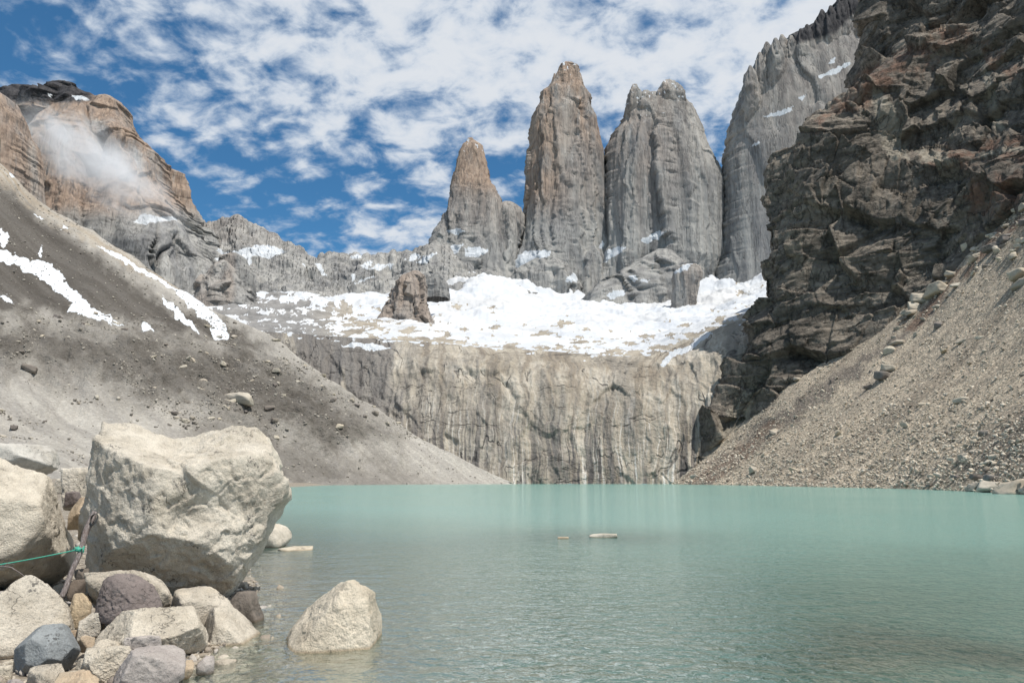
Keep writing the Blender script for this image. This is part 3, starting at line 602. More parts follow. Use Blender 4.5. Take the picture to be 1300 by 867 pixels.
d = 2.0 * facets(np.stack([uvm[..., 0] / 48 + 0.3 * fbm(uvm / 50, 3, seed=61), uvm[..., 1] / 60 + 0.4 * fbm(uvm / 50 + 5, 3, seed=62), 0 * uu], -1), 63, 1.5, 0.25, 0.05) + 1.6 * facets(np.stack([uvm[..., 0] / 13 + 0.3 * fbm(uvm / 20, 3, seed=64), uvm[..., 1] / 36, 0 * uu], -1), 65, 1.2, 0.6, 0.06) + 1.6 * fbm(q, 4, 0.5, seed=60) + 1.3 * (ridged(q * 3, 4, 0.5, seed=66) - 0.6) + 2.2 * (wid - 0.5) * sstep(f2 - f1, 0.0, 0.12) + 0.9 * fbm(G / 9, 4, 0.6, seed=70)
tv = np.linspace(0, 1, 300)[:, None]
G = G + n * (d * np.minimum(1, (1 - tv) * 6) )[..., None]
px, py = PIX(G)
sn = np.zeros(px.shape)
wv_ = fbm(np.stack([px, py * 2.2, 0 * px], -1) * 0.05, 5, 0.6, seed=8)
ypt = np.interp(px, [300, 380, 440, 520, 600, 700, 800, 840, 880, 960], [418, 424, 428, 433, 439, 446, 452, 447, 428, 402])
sn = sstep(ypt + 3 - py + 17 * wv_ - 5, -4, 5)
sn = np.maximum(sn, zones(G, [[(835, 462), (850, 450), (880, 432), (905, 420), (890, 436), (860, 452), (842, 464)], [(430, 437), (470, 436), (500, 441), (480, 445), (440, 442)]], 1.5, 5)[0])
headwall = mesh_obj('headwall_cliff', G, gfaces(300, NC), M_WALL, {'snow': sn, 'low': sstep(py, 475, 585) * sstep(px, 430, 560), 'grey': sstep(px, 560, 470), 'uvm': uvm})
tag(headwall, 'pale granite cliff striped dark by water, between the lake and the snow', 'cliff', kind='structure')

xs = [210, 300, 400, 500, 600, 700, 800, 900, 1000, 1080]
def row(pys, Y): return [(x, y, Y) for x, y in zip(xs, pys)]
LIPX = [210, 300, 380, 440, 520, 600, 700, 800, 840, 890, 960, 1030, 1080]; LIPP = [414, 418, 424, 428, 433, 439, 446, 452, 447, 425, 400, 380, 370]; LIPY = [575, 560, 548, 540, 530, 520, 515, 510, 505, 500, 492, 490, 490]
def lip(dp, dy): return [(x, np.interp(x, LIPX, LIPP) + dp, np.interp(x, LIPX, LIPY) + dy) for x in (210, 300, 380, 440, 520, 600, 700, 800, 840, 890, 960, 1030, 1080)]
S = [lip(16, -1), lip(1.5, 4), row([408, 411, 415, 421, 428, 434, 438, 412, 388, 368], 615), row([398, 402, 408, 412, 418, 422, 424, 408, 385, 365], 760),
     row([384, 386, 391, 396, 401, 405, 408, 402, 377, 358], 1020), row([372, 374, 378, 381, 375, 389, 396, 392, 368, 350], 1320), row([360, 360, 366, 366, 352, 375, 386, 378, 350, 340], 1600), row([330, 330, 338, 342, 334, 345, 360, 318, 330, 330], 1960)]
NR, NC = 300, 760
G = net(S, NR, NC, [0, 0.06, 0.2, 0.4, 0.6, 0.75, 0.88, 1.0], ts=np.linspace(0, 1, NR))
n = gnormals(G)
dist_ = G[..., 1] / 700.0
G = G + n * (dist_ * (8.0 * fbm(G / 80, 4, 0.5, seed=80) + 2.0 * fbm(G / 18, 4, 0.55, seed=85)) * sstep(np.linspace(0, 1, NR), 0.05, 0.14)[:, None])[..., None]
px, py = PIX(G)
nz_ = fbm(np.stack([px * 0.65, py * 1.9, 0 * px], -1) * 0.07, 5, 0.7, seed=88)
nz2 = fbm(np.stack([px * 0.25, py, 0 * px], -1) * 0.035, 3, 0.5, seed=91)
edge = np.interp(px, [300, 380, 440, 520, 600, 700, 800, 840, 880, 960], [415, 424, 428, 433, 439, 446, 452, 447, 430, 402])
up = edge - py                                    # pixels above the lip of the headwall
bare = sstep(nz_ + 0.6 * nz2 + 0.36 * sstep(up, 44, 6) - 0.5 * sstep(up, 40, 70) + 0.14 * sstep(px, 640, 520) - 0.25 + 0.38 * sstep(up, 13, 1), 0.30, 0.55)
bare = np.maximum(bare, sstep(nz_ + 0.45 * sstep(px, 460, 330) + 0.5 * sstep(py, 372, 405), 0.62, 0.76) * sstep(px, 560, 460))
bare = np.maximum(bare, zones(G, [[(330, 378), (345, 372), (368, 384), (395, 400), (430, 425), (330, 425), (280, 400), (300, 380)], [(388, 396), (410, 388), (440, 386), (452, 392), (440, 402), (410, 406)], [(360, 384), (382, 380), (396, 386), (386, 392), (366, 391)]], 3, 10, fr=0.08)[0] * sstep(nz_, -0.35, -0.15))
bare = np.maximum(bare, zones(G, [[(842, 470), (850, 446), (880, 426), (920, 410), (965, 396), (965, 440), (860, 470)]], 3, 8, fr=0.08)[0] * sstep(nz_, -0.35, -0.1))
snowfield = mesh_obj('snowfield', G, gfaces(NR, NC), M_SNOW, {'snow': 1 - bare, 'grey': sstep(px, 470, 380)})
tag(snowfield, 'white snowfield with bare tan slabs below the granite towers', 'snow', kind='structure')

# ---- left scree slope
crest = [(-260, 60, 640), (-120, 140, 620), (0, 207, 600), (30, 238, 590), (60, 262, 575), (120, 296, 545), (180, 336, 515), (250, 381, 482), (300, 406, 462), (350, 430, 448), (400, 470, 432), (450, 505, 424), (500, 536, 418), (560, 571, 410), (610, 596, 405), (652, 615, 402)]
mcrest = [(-260, 330, 330), (-120, 350, 345), (0, 372, 355), (60, 395, 362), (120, 410, 366), (180, 430, 370), (250, 458, 374), (300, 478, 378), (350, 497, 382), (400, 520, 384), (450, 543, 388), (500, 566, 392), (560, 590, 396), (610, 606, 399), (650, 616.2, 402)]
lfoot = [(-260, 600, 130), (-120, 605, 145), (0, 608, 165), (60, 610, 178), (120, 612, 192), (180, 614, 205), (250, 618, 222), (300, 619, 240), (350, 619, 262), (400, 619, 285), (450, 618.5, 310), (500, 618, 335), (560, 617.6, 362), (610, 617.4, 382), (648, 617.2, 400)]
apron = [(-260, 690, 42), (-120, 670, 55), (0, 650, 80), (60, 640, 100), (120, 634, 125), (180, 630, 145), (250, 628, 165), (300, 626, 190), (350, 625, 215), (400, 624, 240), (450, 623, 265), (500, 622, 290), (560, 621, 320), (610, 620, 345), (646, 620, 370)]
NR, NC = 420, 640
G = net([apron, lfoot, mcrest, crest], NR, NC, [0, 0.08, 0.55, 1.0], ts=np.linspace(0, 1, NR))
n = gnormals(G)
uu = np.cumsum(np.concatenate([np.zeros((1, NC)), np.linalg.norm(np.diff(G, axis=0), axis=-1)]), 0)
au = np.cumsum(np.concatenate([[0], np.linalg.norm(np.diff(G[200], axis=0), axis=-1)]))
uvm = np.stack([np.broadcast_to(au, uu.shape), uu, 0 * uu], -1)
px, py = PIX(G)
rocky_shade, _, _ = zones(G, [[(-260, 380), (0, 395), (160, 415), (330, 440), (420, 490), (500, 560), (420, 590), (330, 560), (250, 520), (150, 500), (60, 480), (-260, 450)]], 42, 30, fr=0.025)
tv = np.linspace(0, 1, NR)[:, None]
gully = fbm(np.stack([uvm[..., 0] / 22, uvm[..., 1] / 170, 0 * uu], -1), 4, 0.5, seed=100)
d = 2.6 * fbm(G / 55, 3, 0.5, seed=101) + 1.7 * gully + rocky_shade * (2.4 * (ridged(G / 14, 4, 0.55, seed=105) - 0.6)) + 0.35 * fbm(G / 5, 3, 0.6, seed=110)
G = G + n * (d * sstep(tv, 0.02, 0.2))[..., None]
uvm = np.stack([0.45 * G[..., 0] + 0.89 * G[..., 1], 0.89 * G[..., 0] - 0.45 * G[..., 1], 0 * uu], -1)
SLOPE_L = G.copy(); SLOPE_L_PIX = PIX(G)
px, py = SLOPE_L_PIX
snl, _, _ = zones(G, [[(0, 316), (20, 324), (45, 331), (62, 334), (76, 346), (84, 360), (98, 372), (112, 384), (135, 400), (162, 414), (130, 409), (108, 401), (84, 395), (92, 383), (68, 366), (45, 352), (20, 338), (0, 330)],
                      [(204, 376), (216, 382), (232, 398), (248, 414), (252, 424), (236, 412), (216, 396)], [(222, 371), (240, 370), (258, 385), (275, 400), (288, 418), (289, 431), (270, 430), (268, 414), (250, 398)],
                      [(122, 308), (150, 322), (180, 340), (208, 357), (240, 374), (226, 372), (192, 352), (150, 330)], [(0, 288), (10, 296), (13, 305), (4, 312), (0, 310)], [(180, 408), (190, 412), (196, 420), (178, 418)], [(0, 374), (12, 378), (18, 384), (4, 381)],
                      [(18, 216), (32, 228), (28, 231), (12, 220)], [(40, 268), (58, 279), (50, 278)], [(50, 318), (54, 312), (53, 326), (48, 324)], [(262, 372), (280, 382), (276, 384)], [(76, 286), (86, 290), (80, 291)], [(-60, 290), (-20, 300), (0, 318), (0, 330), (-60, 315)]], 1.6, 4.5, 17, 0.09)
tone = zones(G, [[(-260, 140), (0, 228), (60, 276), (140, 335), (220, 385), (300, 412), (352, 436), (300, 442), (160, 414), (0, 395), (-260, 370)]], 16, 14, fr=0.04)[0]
tone = np.maximum(tone, 0.95 * rocky_shade)  # grey debris plus soft cloud shade, both painted into the scree colour
tone = np.maximum(tone, 0.80 * zones(G, [[(250, 520), (420, 560), (520, 600), (560, 620), (380, 640), (330, 600), (240, 560)]], 40, 26, fr=0.03)[0])  # the painted cloud shade carried on downslope as darker scree
tanc = zones(G, [[(-60, 180), (0, 205), (60, 262), (180, 336), (260, 388), (180, 346), (60, 278), (0, 232), (-60, 215)]], 6, 8, fr=0.05)[0]
Gb = back_rows(G, 120, 90)
def padrow(a): return np.concatenate([a, np.repeat(a[-1:], 6, 0)], 0)
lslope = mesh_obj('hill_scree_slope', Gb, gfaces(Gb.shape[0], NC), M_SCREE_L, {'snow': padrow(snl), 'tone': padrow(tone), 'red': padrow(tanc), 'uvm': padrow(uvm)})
tag(lslope, 'grey scree slope with snow patches falling to the left shore', 'scree slope', kind='structure')

# ---- right scree slope
rfoot = [(846, 617.5, 398), (862, 617.6, 372), (950, 620, 285), (1000, 622, 240), (1060, 625, 205), (1120, 628, 178), (1180, 632, 150), (1240, 637, 122), (1300, 645, 98), (1400, 670, 66), (1520, 700, 46)]
rmid = [(852, 614.2, 400), (874, 603, 385), (950, 582, 335), (1000, 562, 305), (1060, 540, 276), (1120, 518, 252), (1180, 495, 226), (1240, 470, 202), (1300, 445, 176), (1400, 400, 138), (1520, 340, 104)]
rtop = [(858, 612, 404), (884, 594, 398), (950, 550, 374), (1000, 514, 350), (1060, 474, 328), (1120, 436, 306), (1180, 390, 284), (1240, 330, 258), (1300, 268, 228), (1400, 170, 186), (1520, 60, 142)]
rover = [(862, 606, 420), (890, 580, 416), (950, 530, 394), (1000, 492, 372), (1060, 450, 350), (1120, 408, 330), (1180, 358, 308), (1240, 294, 280), (1300, 228, 248), (1400, 130, 206), (1520, 20, 160)]
def turn(x, Y_, f=1.0): return Y_ + f * np.interp(x, [880, 1000, 1100, 1200, 1300, 1420, 1560], [0, 16, 32, 50, 66, 66, 60])
rmid = [(x, y, turn(x, Y_, 0.3)) for x, y, Y_ in rmid]; rtop = [(x, y, turn(x, Y_)) for x, y, Y_ in rtop]; rover = [(x, y, turn(x, Y_)) for x, y, Y_ in rover]
NR, NC = 420, 600
G = net([rfoot, rmid, rtop, rover], NR, NC, [0, 0.5, 0.93, 1.0], ts=np.linspace(0, 1, NR))
n = gnormals(G)
uu = np.cumsum(np.concatenate([np.zeros((1, NC)), np.linalg.norm(np.diff(G, axis=0), axis=-1)]), 0)
au = np.cumsum(np.concatenate([[0], np.linalg.norm(np.diff(G[200], axis=0), axis=-1)]))
uvm = np.stack([np.broadcast_to(au, uu.shape), uu, 0 * uu], -1)
tv = np.linspace(0, 1, NR)[:, None]
d = 1.5 * fbm(G / 40, 3, 0.5, seed=121) + 0.9 * fbm(np.stack([(G[..., 1] - 0.15 * G[..., 0]) / 14, (G[..., 0] + 0.15 * G[..., 1]) / 90, 0 * uu], -1), 4, 0.5, seed=122) + 0.35 * fbm(G / 4, 4, 0.6, seed=125)
G = G + n * (d * sstep(tv, 0.01, 0.12))[..., None]
uvm = np.stack([G[..., 1] - 0.15 * G[..., 0], G[..., 0] + 0.15 * G[..., 1], 0 * uu], -1)
SLOPE_R = G.copy(); SLOPE_R_PIX = PIX(G); px, py = SLOPE_R_PIX
tone = zones(G, [[(870, 612), (950, 552), (1040, 486), (1120, 434), (1200, 372), (1200, 392), (1120, 452), (1040, 510), (960, 570), (900, 612)]], 8, 12, fr=0.04)[0]
tone = np.maximum(tone, 0.8 * zones(G, [[(1220, 585), (1300, 520), (1330, 520), (1330, 600), (1260, 605), (1200, 612)]], 10, 18, fr=0.04)[0])
redz = zones(G, [[(1140, 415), (1215, 345), (1300, 262), (1300, 282), (1225, 352), (1160, 420)], [(860, 615), (900, 590), (990, 530), (990, 545), (905, 612)]], 4, 8, fr=0.06)[0]
rslope = mesh_obj('hill_scree_slope', G, gfaces(NR, NC), M_SCREE_R, {'snow': 0 * px, 'tone': tone, 'red': redz, 'uvm': uvm})
tag(rslope, 'pale scree slope littered with broken blocks below the dark cliff on the right', 'scree slope', kind='structure')

# ---- the dark cliff on the right
D = [[(858, 622, 410), (930, 576, 390), (1000, 524, 362), (1100, 458, 324), (1200, 388, 284), (1300, 285, 232), (1420, 160, 186), (1560, 30, 145)],
     [(872, 592, 412), (935, 545, 402), (1000, 488, 372), (1100, 420, 333), (1200, 345, 292), (1300, 245, 240), (1420, 115, 195), (1560, -20, 152)],
     [(905, 535, 415), (950, 488, 398), (1010, 436, 372), (1100, 368, 342), (1200, 298, 300), (1300, 208, 247), (1420, 80, 202), (1560, -60, 158)],
     [(942, 458, 418), (970, 415, 396), (1030, 364, 374), (1100, 312, 346), (1200, 246, 304), (1300, 180, 253), (1420, 50, 207), (1560, -90, 162)],
     [(964, 388, 420), (988, 350, 396), (1040, 300, 374), (1110, 232, 352), (1200, 204, 318), (1300, 174, 266), (1420, 46, 220), (1560, -95, 172)],
     [(969, 310, 422), (994, 275, 400), (1050, 225, 378), (1120, 185, 362), (1200, 165, 331), (1300, 140, 277), (1420, 20, 231), (1560, -130, 180)],
     [(979, 235, 425), (1008, 200, 406), (1058, 165, 388), (1122, 128, 368), (1200, 100, 338), (1300, 80, 284), (1420, -30, 238), (1560, -190, 186)],
     [(1004, 190, 430), (1034, 158, 416), (1072, 124, 400), (1124, 88, 378), (1200, 52, 346), (1300, 35, 291), (1420, -75, 244), (1560, -240, 190)],
     [(1072, 112, 452), (1086, 104, 440), (1104, 92, 428), (1136, 70, 404), (1205, 38, 364), (1300, 12, 303), (1420, -95, 254), (1560, -270, 197)],
     [(1099, 76, 456), (1107, 62, 440), (1120, 48, 424), (1150, 26, 408), (1210, 0, 371), (1300, -30, 311), (1420, -135, 261), (1560, -310, 203)],
     [(1087, 0, 460), (1100, -25, 444), (1116, -45, 430), (1150, -62, 414), (1215, -85, 378), (1300, -115, 318), (1420, -220, 267), (1560, -400, 208)],
     [(1080, -90, 466), (1094, -115, 450), (1112, -135, 436), (1150, -150, 420), (1215, -170, 384), (1300, -190, 325), (1420, -290, 273), (1560, -470, 212)]]
D = [[(x, y, turn(x, Y_)) for x, y, Y_ in r__] for r__ in D]
NR, NC = 560, 560
tk = np.array([0, .07, .17, .29, .38, .46, .56, .64, .70, .77, .88, 1.0])
G = net(D, NR, NC, tk, ts=np.linspace(0, 1, NR))
# the prow turns away from the camera behind its left edge
nb = 24
ed = G[:, 0] * np.array([1, 1, 0]); ed /= np.linalg.norm(ed, axis=1, keepdims=True)
bk = np.stack([G[:, 0] + np.array([1.0, 0, 0]) * (1.6 * k + 0.9 * k * k / nb) + ed * (4.0 * k) for k in range(nb, 0, -1)], 1)
G = np.concatenate([bk, G], 1); NC += nb
n = gnormals(G)
wq = np.stack([fbm(G / 30, 3, seed=200), fbm(G / 30 + 7, 3, seed=203), fbm(G / 30 + 19, 3, seed=206)], -1)
L_ = G + 2.2 * wq
up = L_[..., 2] - 0.20 * L_[..., 0] + 0.05 * L_[..., 1]          # height across the dipping beds
al = 0.6 * L_[..., 0] - 0.8 * L_[..., 1]                          # along the face
ppx, ppy = PIX(G)
colz = zones(G, [[(1090, 120), (1330, 60), (1330, 175), (1150, 205)], [(1000, 200), (1140, 215), (1330, 215), (1330, 260), (1040, 290)]], 25, 25, fr=0.03)[0]   # blocky buttresses between the ledges
bedz = 1 - colz
bed3 = np.stack([al / 26, up / 6.0, 0 * al], -1); col3 = np.stack([al / 8.5, up / 26, 0 * al], -1)
d = 5.0 * fbm(G / 46, 3, 0.5, seed=210) + 8.5 * facets(L_ / np.array([27.0, 27, 22]), 31, 1.5, 0.4, 0.04) \
    + bedz * (1.9 * facets(bed3, 41, 1.0, 0.9, 0.10) + 0.5 * facets(bed3 * np.array([2.4, 2.4, 1]), 42, 1.0, 0.9, 0.12)) \
    + colz * (3.4 * facets(col3, 43, 1.3, 0.8, 0.08) + 0.9 * facets(col3 * 2.3 + 5, 44, 1.3, 0.8, 0.10)) \
    + 1.1 * facets(L_ / np.array([11, 11, 9.0]), 34, 1.4, 0.3, 0.05) + 0.3 * facets(L_ / np.array([5, 5, 4.0]), 32, 1.3, 0.3, 0.06) + 0.25 * fbm(G / 4, 4, 0.55, seed=230)
tv = np.linspace(0, 1, NR)[:, None]
G = G + n * (d * (0.35 + 0.65 * sstep(tv, 0.0, 0.1)))[..., None]
px, py = PIX(G)
redz = zones(G, [[(1000, 192), (1040, 150), (1090, 100), (1140, 66), (1195, 28), (1225, 40), (1190, 78), (1145, 105), (1095, 130), (1045, 165)], [(1145, 206), (1200, 190), (1300, 172), (1330, 176), (1300, 200), (1230, 206), (1180, 215)], [(1225, 232), (1300, 215), (1300, 262), (1235, 275)], [(1210, 40), (1260, 50), (1300, 90), (1270, 90), (1225, 70)]], 7, 16, fr=0.05)[0]
redz = redz * 0.85
palez = zones(G, [[(1106, 108), (1118, 116), (1138, 140), (1150, 185), (1154, 200), (1132, 206), (1122, 190), (1112, 150)], [(1158, 190), (1190, 194), (1220, 206), (1180, 208)], [(1240, 195), (1300, 184), (1300, 190), (1250, 200)], [(1245, 70), (1262, 110), (1275, 165), (1262, 168), (1252, 120)], [(958, 482), (925, 520), (905, 560), (884, 600), (930, 565), (952, 535)]], 2.5, 5, fr=0.1)[0]
cliff = mesh_obj('dark_cliff', G, gfaces(NR, NC), M_DARK, {'red': redz, 'pale': palez})
tag(cliff, 'dark brown layered cliff with rust red ledges at the right edge', 'cliff')
# ------------------------------------------------------------------ lake, lake bed, near shore
RNG = np.random.default_rng(7)
def shore_x(y): return np.interp(y, [-40, 0, 7.4, 10.4, 14, 22, 40, 60, 130, 200, 300], [-2.0, -2.7, -3.35, -3.75, -4.9, -8.6, -19, -31, -56, -66, -80])
MOUNDS = [(2.0, 26, 5.0, 0.30), (4.0, 25.5, 3.5, 0.4), (-1.5, 25, 4.5, 0.1), (4.8, 9.3, 1.3, 0.55), (6.2, 8.1, 1.2, 0.6), (3.6, 8.0, 1.0, 0.4), (6.0, 12.0, 2.2, 0.3), (-2.3, 8.3, 1.0, 0.35)]
def bed_z(x, y):
    d = shore_x(y) - x
    land = np.interp(d, [0, 3, 8, 40], [0.0, 0.14, 0.85, 2.4])
    deep = np.minimum(-d, 60) * 0.16
    deep = 2.2 * (1 - np.exp(-np.maximum(deep, 0) / 1.1)) * 0.55
    base = np.where(d > 0, land, -deep)
    n = 0.05 * fbm(np.stack([x, y, 0 * x], -1) / 1.2, 4, 0.55, seed=301)
    for mx, my, r, hgt in MOUNDS: base = base + np.where(d < 0, hgt * np.exp(-((x - mx) ** 2 + (y - my) ** 2) / r ** 2) * np.minimum(1, -base / 0.5), 0)
    base = np.where(d < 0, np.minimum(base, -0.07 - 0.02 * np.minimum(-d, 2)), base)
    return base + n * np.where(d < 0, 0.5, 1.0)
def mat_bed():
    m, t = new_mat('gravel of the shore and lake bed')
    ob = t.n('ShaderNodeTexCoord').outputs['Object']
    v = t.n('ShaderNodeTexVoronoi', {'Vector': ob, 'Scale': 9.0}); v2 = t.n('ShaderNodeTexVoronoi', {'Vector': ob, 'Scale': 3.0})
    n = t.noise(ob, 1.0, 7, 0.65); n2 = t.noise(ob, 30.0, 4, 0.6)
    c = t.ramp(t.n('ShaderNodeSeparateColor', {0: v.outputs[1]}).outputs[0], [(0.0, (0.16, 0.13, 0.105)), (0.4, (0.27, 0.235, 0.19)), (0.8, (0.40, 0.36, 0.30)), (1.0, (0.24, 0.225, 0.215))])
    c = t.mix(0.4, c, t.ramp(n, [(0.3, (0.18, 0.15, 0.115)), (0.7, (0.40, 0.35, 0.28))]))
    c = t.mix(0.4, c, t.mix(1.0, c, t.ramp(n2, [(0.3, 0.5), (0.7, 1.4)]), 'MULTIPLY'))
    h = t.math('ADD', t.math('MULTIPLY', v.outputs[0], -1.0), t.math('MULTIPLY', v2.outputs[0], -0.8))
    finish(t, c, 0.95, t.bump(h, 0.12, 1.0))
    return m
gx = np.concatenate([np.linspace(-120, -22, 60), np.linspace(-21.5, 12, 300), np.linspace(12.6, 60, 50), np.linspace(70, 300, 12)])
gy = np.concatenate([np.linspace(-30, 2, 10), np.linspace(2.5, 34, 260), np.linspace(35, 120, 70), np.linspace(130, 440, 20)])
X, Y = np.meshgrid(gx, gy); Z = bed_z(X, Y)
bed = mesh_obj('lake_bed_ground', np.stack([X, Y, Z], -1), gfaces(len(gy), len(gx)), mat_bed())
tag(bed, 'gravel shore running under the turquoise lake', 'ground', kind='structure')
gd = mesh_obj('ground', [(-9000, -9000, -8), (9000, -9000, -8), (9000, 9000, -8), (-9000, 9000, -8)], [(0, 1, 2, 3)], M_SCREE_L)
tag(gd, 'stony ground carrying on beyond the lake and slopes', 'ground', kind='structure')

def mat_water():
    m, t = new_mat('milky glacier water')
    geo = t.n('ShaderNodeNewGeometry'); pos = geo.outputs['Position']
    r1 = t.noise(t.map(pos, (1.0, 0.85, 1.0), rot=(0, 0, 0.12)), 6.5, 3, 0.5, 0.6)
    r2 = t.noise(t.map(pos, (0.6, 1.0, 1.0), rot=(0, 0, -0.2)), 1.7, 3, 0.5, 0.3)
    r3 = t.noise(t.map(pos, (0.5, 1.0, 1.0), rot=(0, 0, 0.3)), 0.25, 3, 0.5)
    gust = t.noise(t.map(pos, (0.4, 1.0, 1.0)), 0.035, 4, 0.55)
    amp = t.step(gust, 0.30, 0.62)
    h = t.math('ADD', t.math('MULTIPLY', r1, t.math('ADD', 0.30, t.math('MULTIPLY', amp, 0.9))), t.math('ADD', t.math('MULTIPLY', r2, 1.15), t.math('MULTIPLY', r3, 1.0)))
    nrm = t.bump(h, 0.050, 1.0)
    depth = t.attr('depth')
    milk = t.math('SUBTRACT', 1.0, t.math('POWER', 2.718, t.math('DIVIDE', depth, -0.42)), clamp=True)
    body = t.n('ShaderNodeBsdfDiffuse', {'Color': t.mix(t.attr('deep'), (0.085, 0.172, 0.142), (0.190, 0.370, 0.325)), 'Normal': nrm})
    clear = t.n('ShaderNodeBsdfTransparent', {'Color': (0.92, 0.96, 0.92, 1)})
    wat = t.n('ShaderNodeMixShader', {0: milk, 1: clear.outputs[0], 2: body.outputs[0]})
    gl = t.n('ShaderNodeBsdfGlossy', {'Color': (1, 1, 1, 1), 'Roughness': 0.09, 'Normal': nrm})
    fr = t.n('ShaderNodeFresnel', {'IOR': 1.333, 'Normal': nrm}).outputs[0]
    fac = t.math('MINIMUM', t.math('MULTIPLY', fr, 2.2), 0.56)          # wave slopes keep the mean reflectance of rippled water well under 1
    out = t.n('ShaderNodeMixShader', {0: fac, 1: wat.outputs[0], 2: gl.outputs[0]})
    t.n('ShaderNodeOutputMaterial', {'Surface': out.outputs[0]})
    return m
wx = np.concatenate([np.linspace(-150, -22, 40), np.linspace(-21.5, 14, 220), np.linspace(15, 60, 40), np.linspace(65, 220, 20)])
wy = np.concatenate([np.linspace(-30, 2, 10), np.linspace(2.5, 36, 220), np.linspace(37, 120, 50), np.linspace(130, 455, 30)])
X, Y = np.meshgrid(wx, wy); dep = np.maximum(-bed_z(X, Y), 0.0)
dep = np.where(Y > 45, np.maximum(dep, 1.2 * sstep(Y, 45, 70)), dep)
deep = sstep(np.minimum(X - shore_x(Y), 60) * 0.6 + 0.5 * Y + 3 * fbm(np.stack([X, Y, 0 * X], -1) / 9, 3, seed=77), 4, 34)
lake = mesh_obj('lake_water', np.stack([X, Y, 0 * X], -1), gfaces(len(wy), len(wx)), mat_water(), {'depth': dep, 'deep': deep})
tag(lake, 'milky turquoise glacier lake', 'lake', kind='structure')

# ------------------------------------------------------------------ rocks
def ico(sub):
    bm = bmesh.new(); bmesh.ops.create_icosphere(bm, subdivisions=sub, radius=1.0)
    V = np.array([v.co[:] for v in bm.verts]); Fc = np.array([[v.index for v in f.verts] for f in bm.faces], np.int32); bm.free()
    return V / np.linalg.norm(V, axis=1, keepdims=True), Fc
ICO = {s: ico(s) for s in (1, 2, 3, 4, 5, 6, 7)}
def rock_verts(dims, seed, planes=None, nfac=12, p=22, rough=0.03, sub=5, shape=None, chip=0.5):
    U, Fc = ICO[sub]; r_ = np.random.default_rng(seed)
    dims = np.array(dims, float)
    if planes is None:
        N = r_.normal(size=(nfac, 3)); N /= np.linalg.norm(N, axis=1, keepdims=True)
        N = np.concatenate([N, [[0, 0, -1], [0, 0.1, 1], [1, 0, 0], [-1, 0, 0], [0, -1, 0], [0, 1, 0]]])
        dd = np.concatenate([r_.uniform(0.62, 0.95, nfac), [0.8, 0.85, 1, 1, 1, 1]])
    else:
        N = np.array([q[:3] for q in planes], float); ln = np.linalg.norm(N, axis=1); N /= ln[:, None]
        dd = np.array([q[3] for q in planes], float)
        if len(planes[0]) > 4: dd = np.array([np.dot(n_, q[3:6]) for n_, q in zip(N, planes)])
    p = p * 3.2
    def solid(N, dd, p):
        a = np.maximum(U @ N.T, 1e-6) / dd[None]; mx = a.max(1, keepdims=True)
        return U / (mx[:, 0] * ((a / mx) ** p).sum(1) ** (1.0 / p))[:, None]
    V = solid(N, dd, p)
    # broken corners and edges: planes that just bite into the solid
    nc = int(10 + 16 * (sub >= 6))
    C_ = r_.normal(size=(nc, 3)); C_ /= np.linalg.norm(C_, axis=1, keepdims=True)
    sup = (V @ C_.T).max(0) * r_.uniform(1 - 0.16 * chip - 0.03, 0.995, nc)
    V = solid(np.concatenate([N, C_]), np.concatenate([dd, sup]), p)
    lo, hi = V.min(0), V.max(0)
    V = (V - (lo + hi) / 2) / ((hi - lo) / 2)
    if shape is not None: V = shape(V)
    V = V * dims / 2
    size = dims.mean()
    nrm = V / (np.linalg.norm(V, axis=1, keepdims=True) + 1e-9)
    q = V / size
    qw = q + 0.06 * np.stack([fbm(q * 3, 3, seed=1), fbm(q * 3 + 4, 3, seed=4), fbm(q * 3 + 8, 3, seed=7)], -1)
    sd = seed % 50
    dsp = 0.22 * fbm(q * 2.4, 3, 0.5, seed=seed + 2) + 0.16 * (ridged(q * 4.5, 5, 0.6, seed=seed + 5) - 0.6) + 1.1 * chip * facets(qw * 3.0, sd, 1.3, 0.45, 0.04)
    if sub >= 5: dsp = dsp + 0.42 * facets(qw * 7.5, sd + 1, 1.6, 0.25, 0.035) + 0.24 * facets(qw * 19, sd + 2, 1.6, 0.3, 0.05) + 0.19 * fbm(q * 30, 4, 0.65, seed=seed + 9)
    V = V + nrm * (rough * size * dsp)[:, None]
    return V, Fc
def put_rock(name, label, box, Y, dr, seed, mat, planes=None, sub=5, group=None, cat='rock', p=30, rough=0.03, shape=None, yaw=0.0, chip=0.65, sink=0.0, nfac=7):
    x0, y0, x1, y1 = box
    c = P((x0 + x1) / 2, (y0 + y1) / 2, Y); th = -math.atan2(c[0], c[1])
    t = c[1] * CP + (c[2] - CAMZ) * SP
    wd = (x1 - x0) / F * t * math.cos(th); hg = (y1 - y0) / F * t + sink
    V, Fc = rock_verts((wd, wd * dr, hg), seed, planes, p=p, rough=rough, sub=sub, shape=shape, chip=chip, nfac=nfac)
    zb = V[:, 2].min(); V[:, 2] -= zb
    o = mesh_obj(name, V, Fc, mat, loc=(c[0], c[1], c[2] - hg / 2 - sink / 2))
    o.rotation_euler = (0, 0, th + yaw)
    return tag(o, label, cat, group)

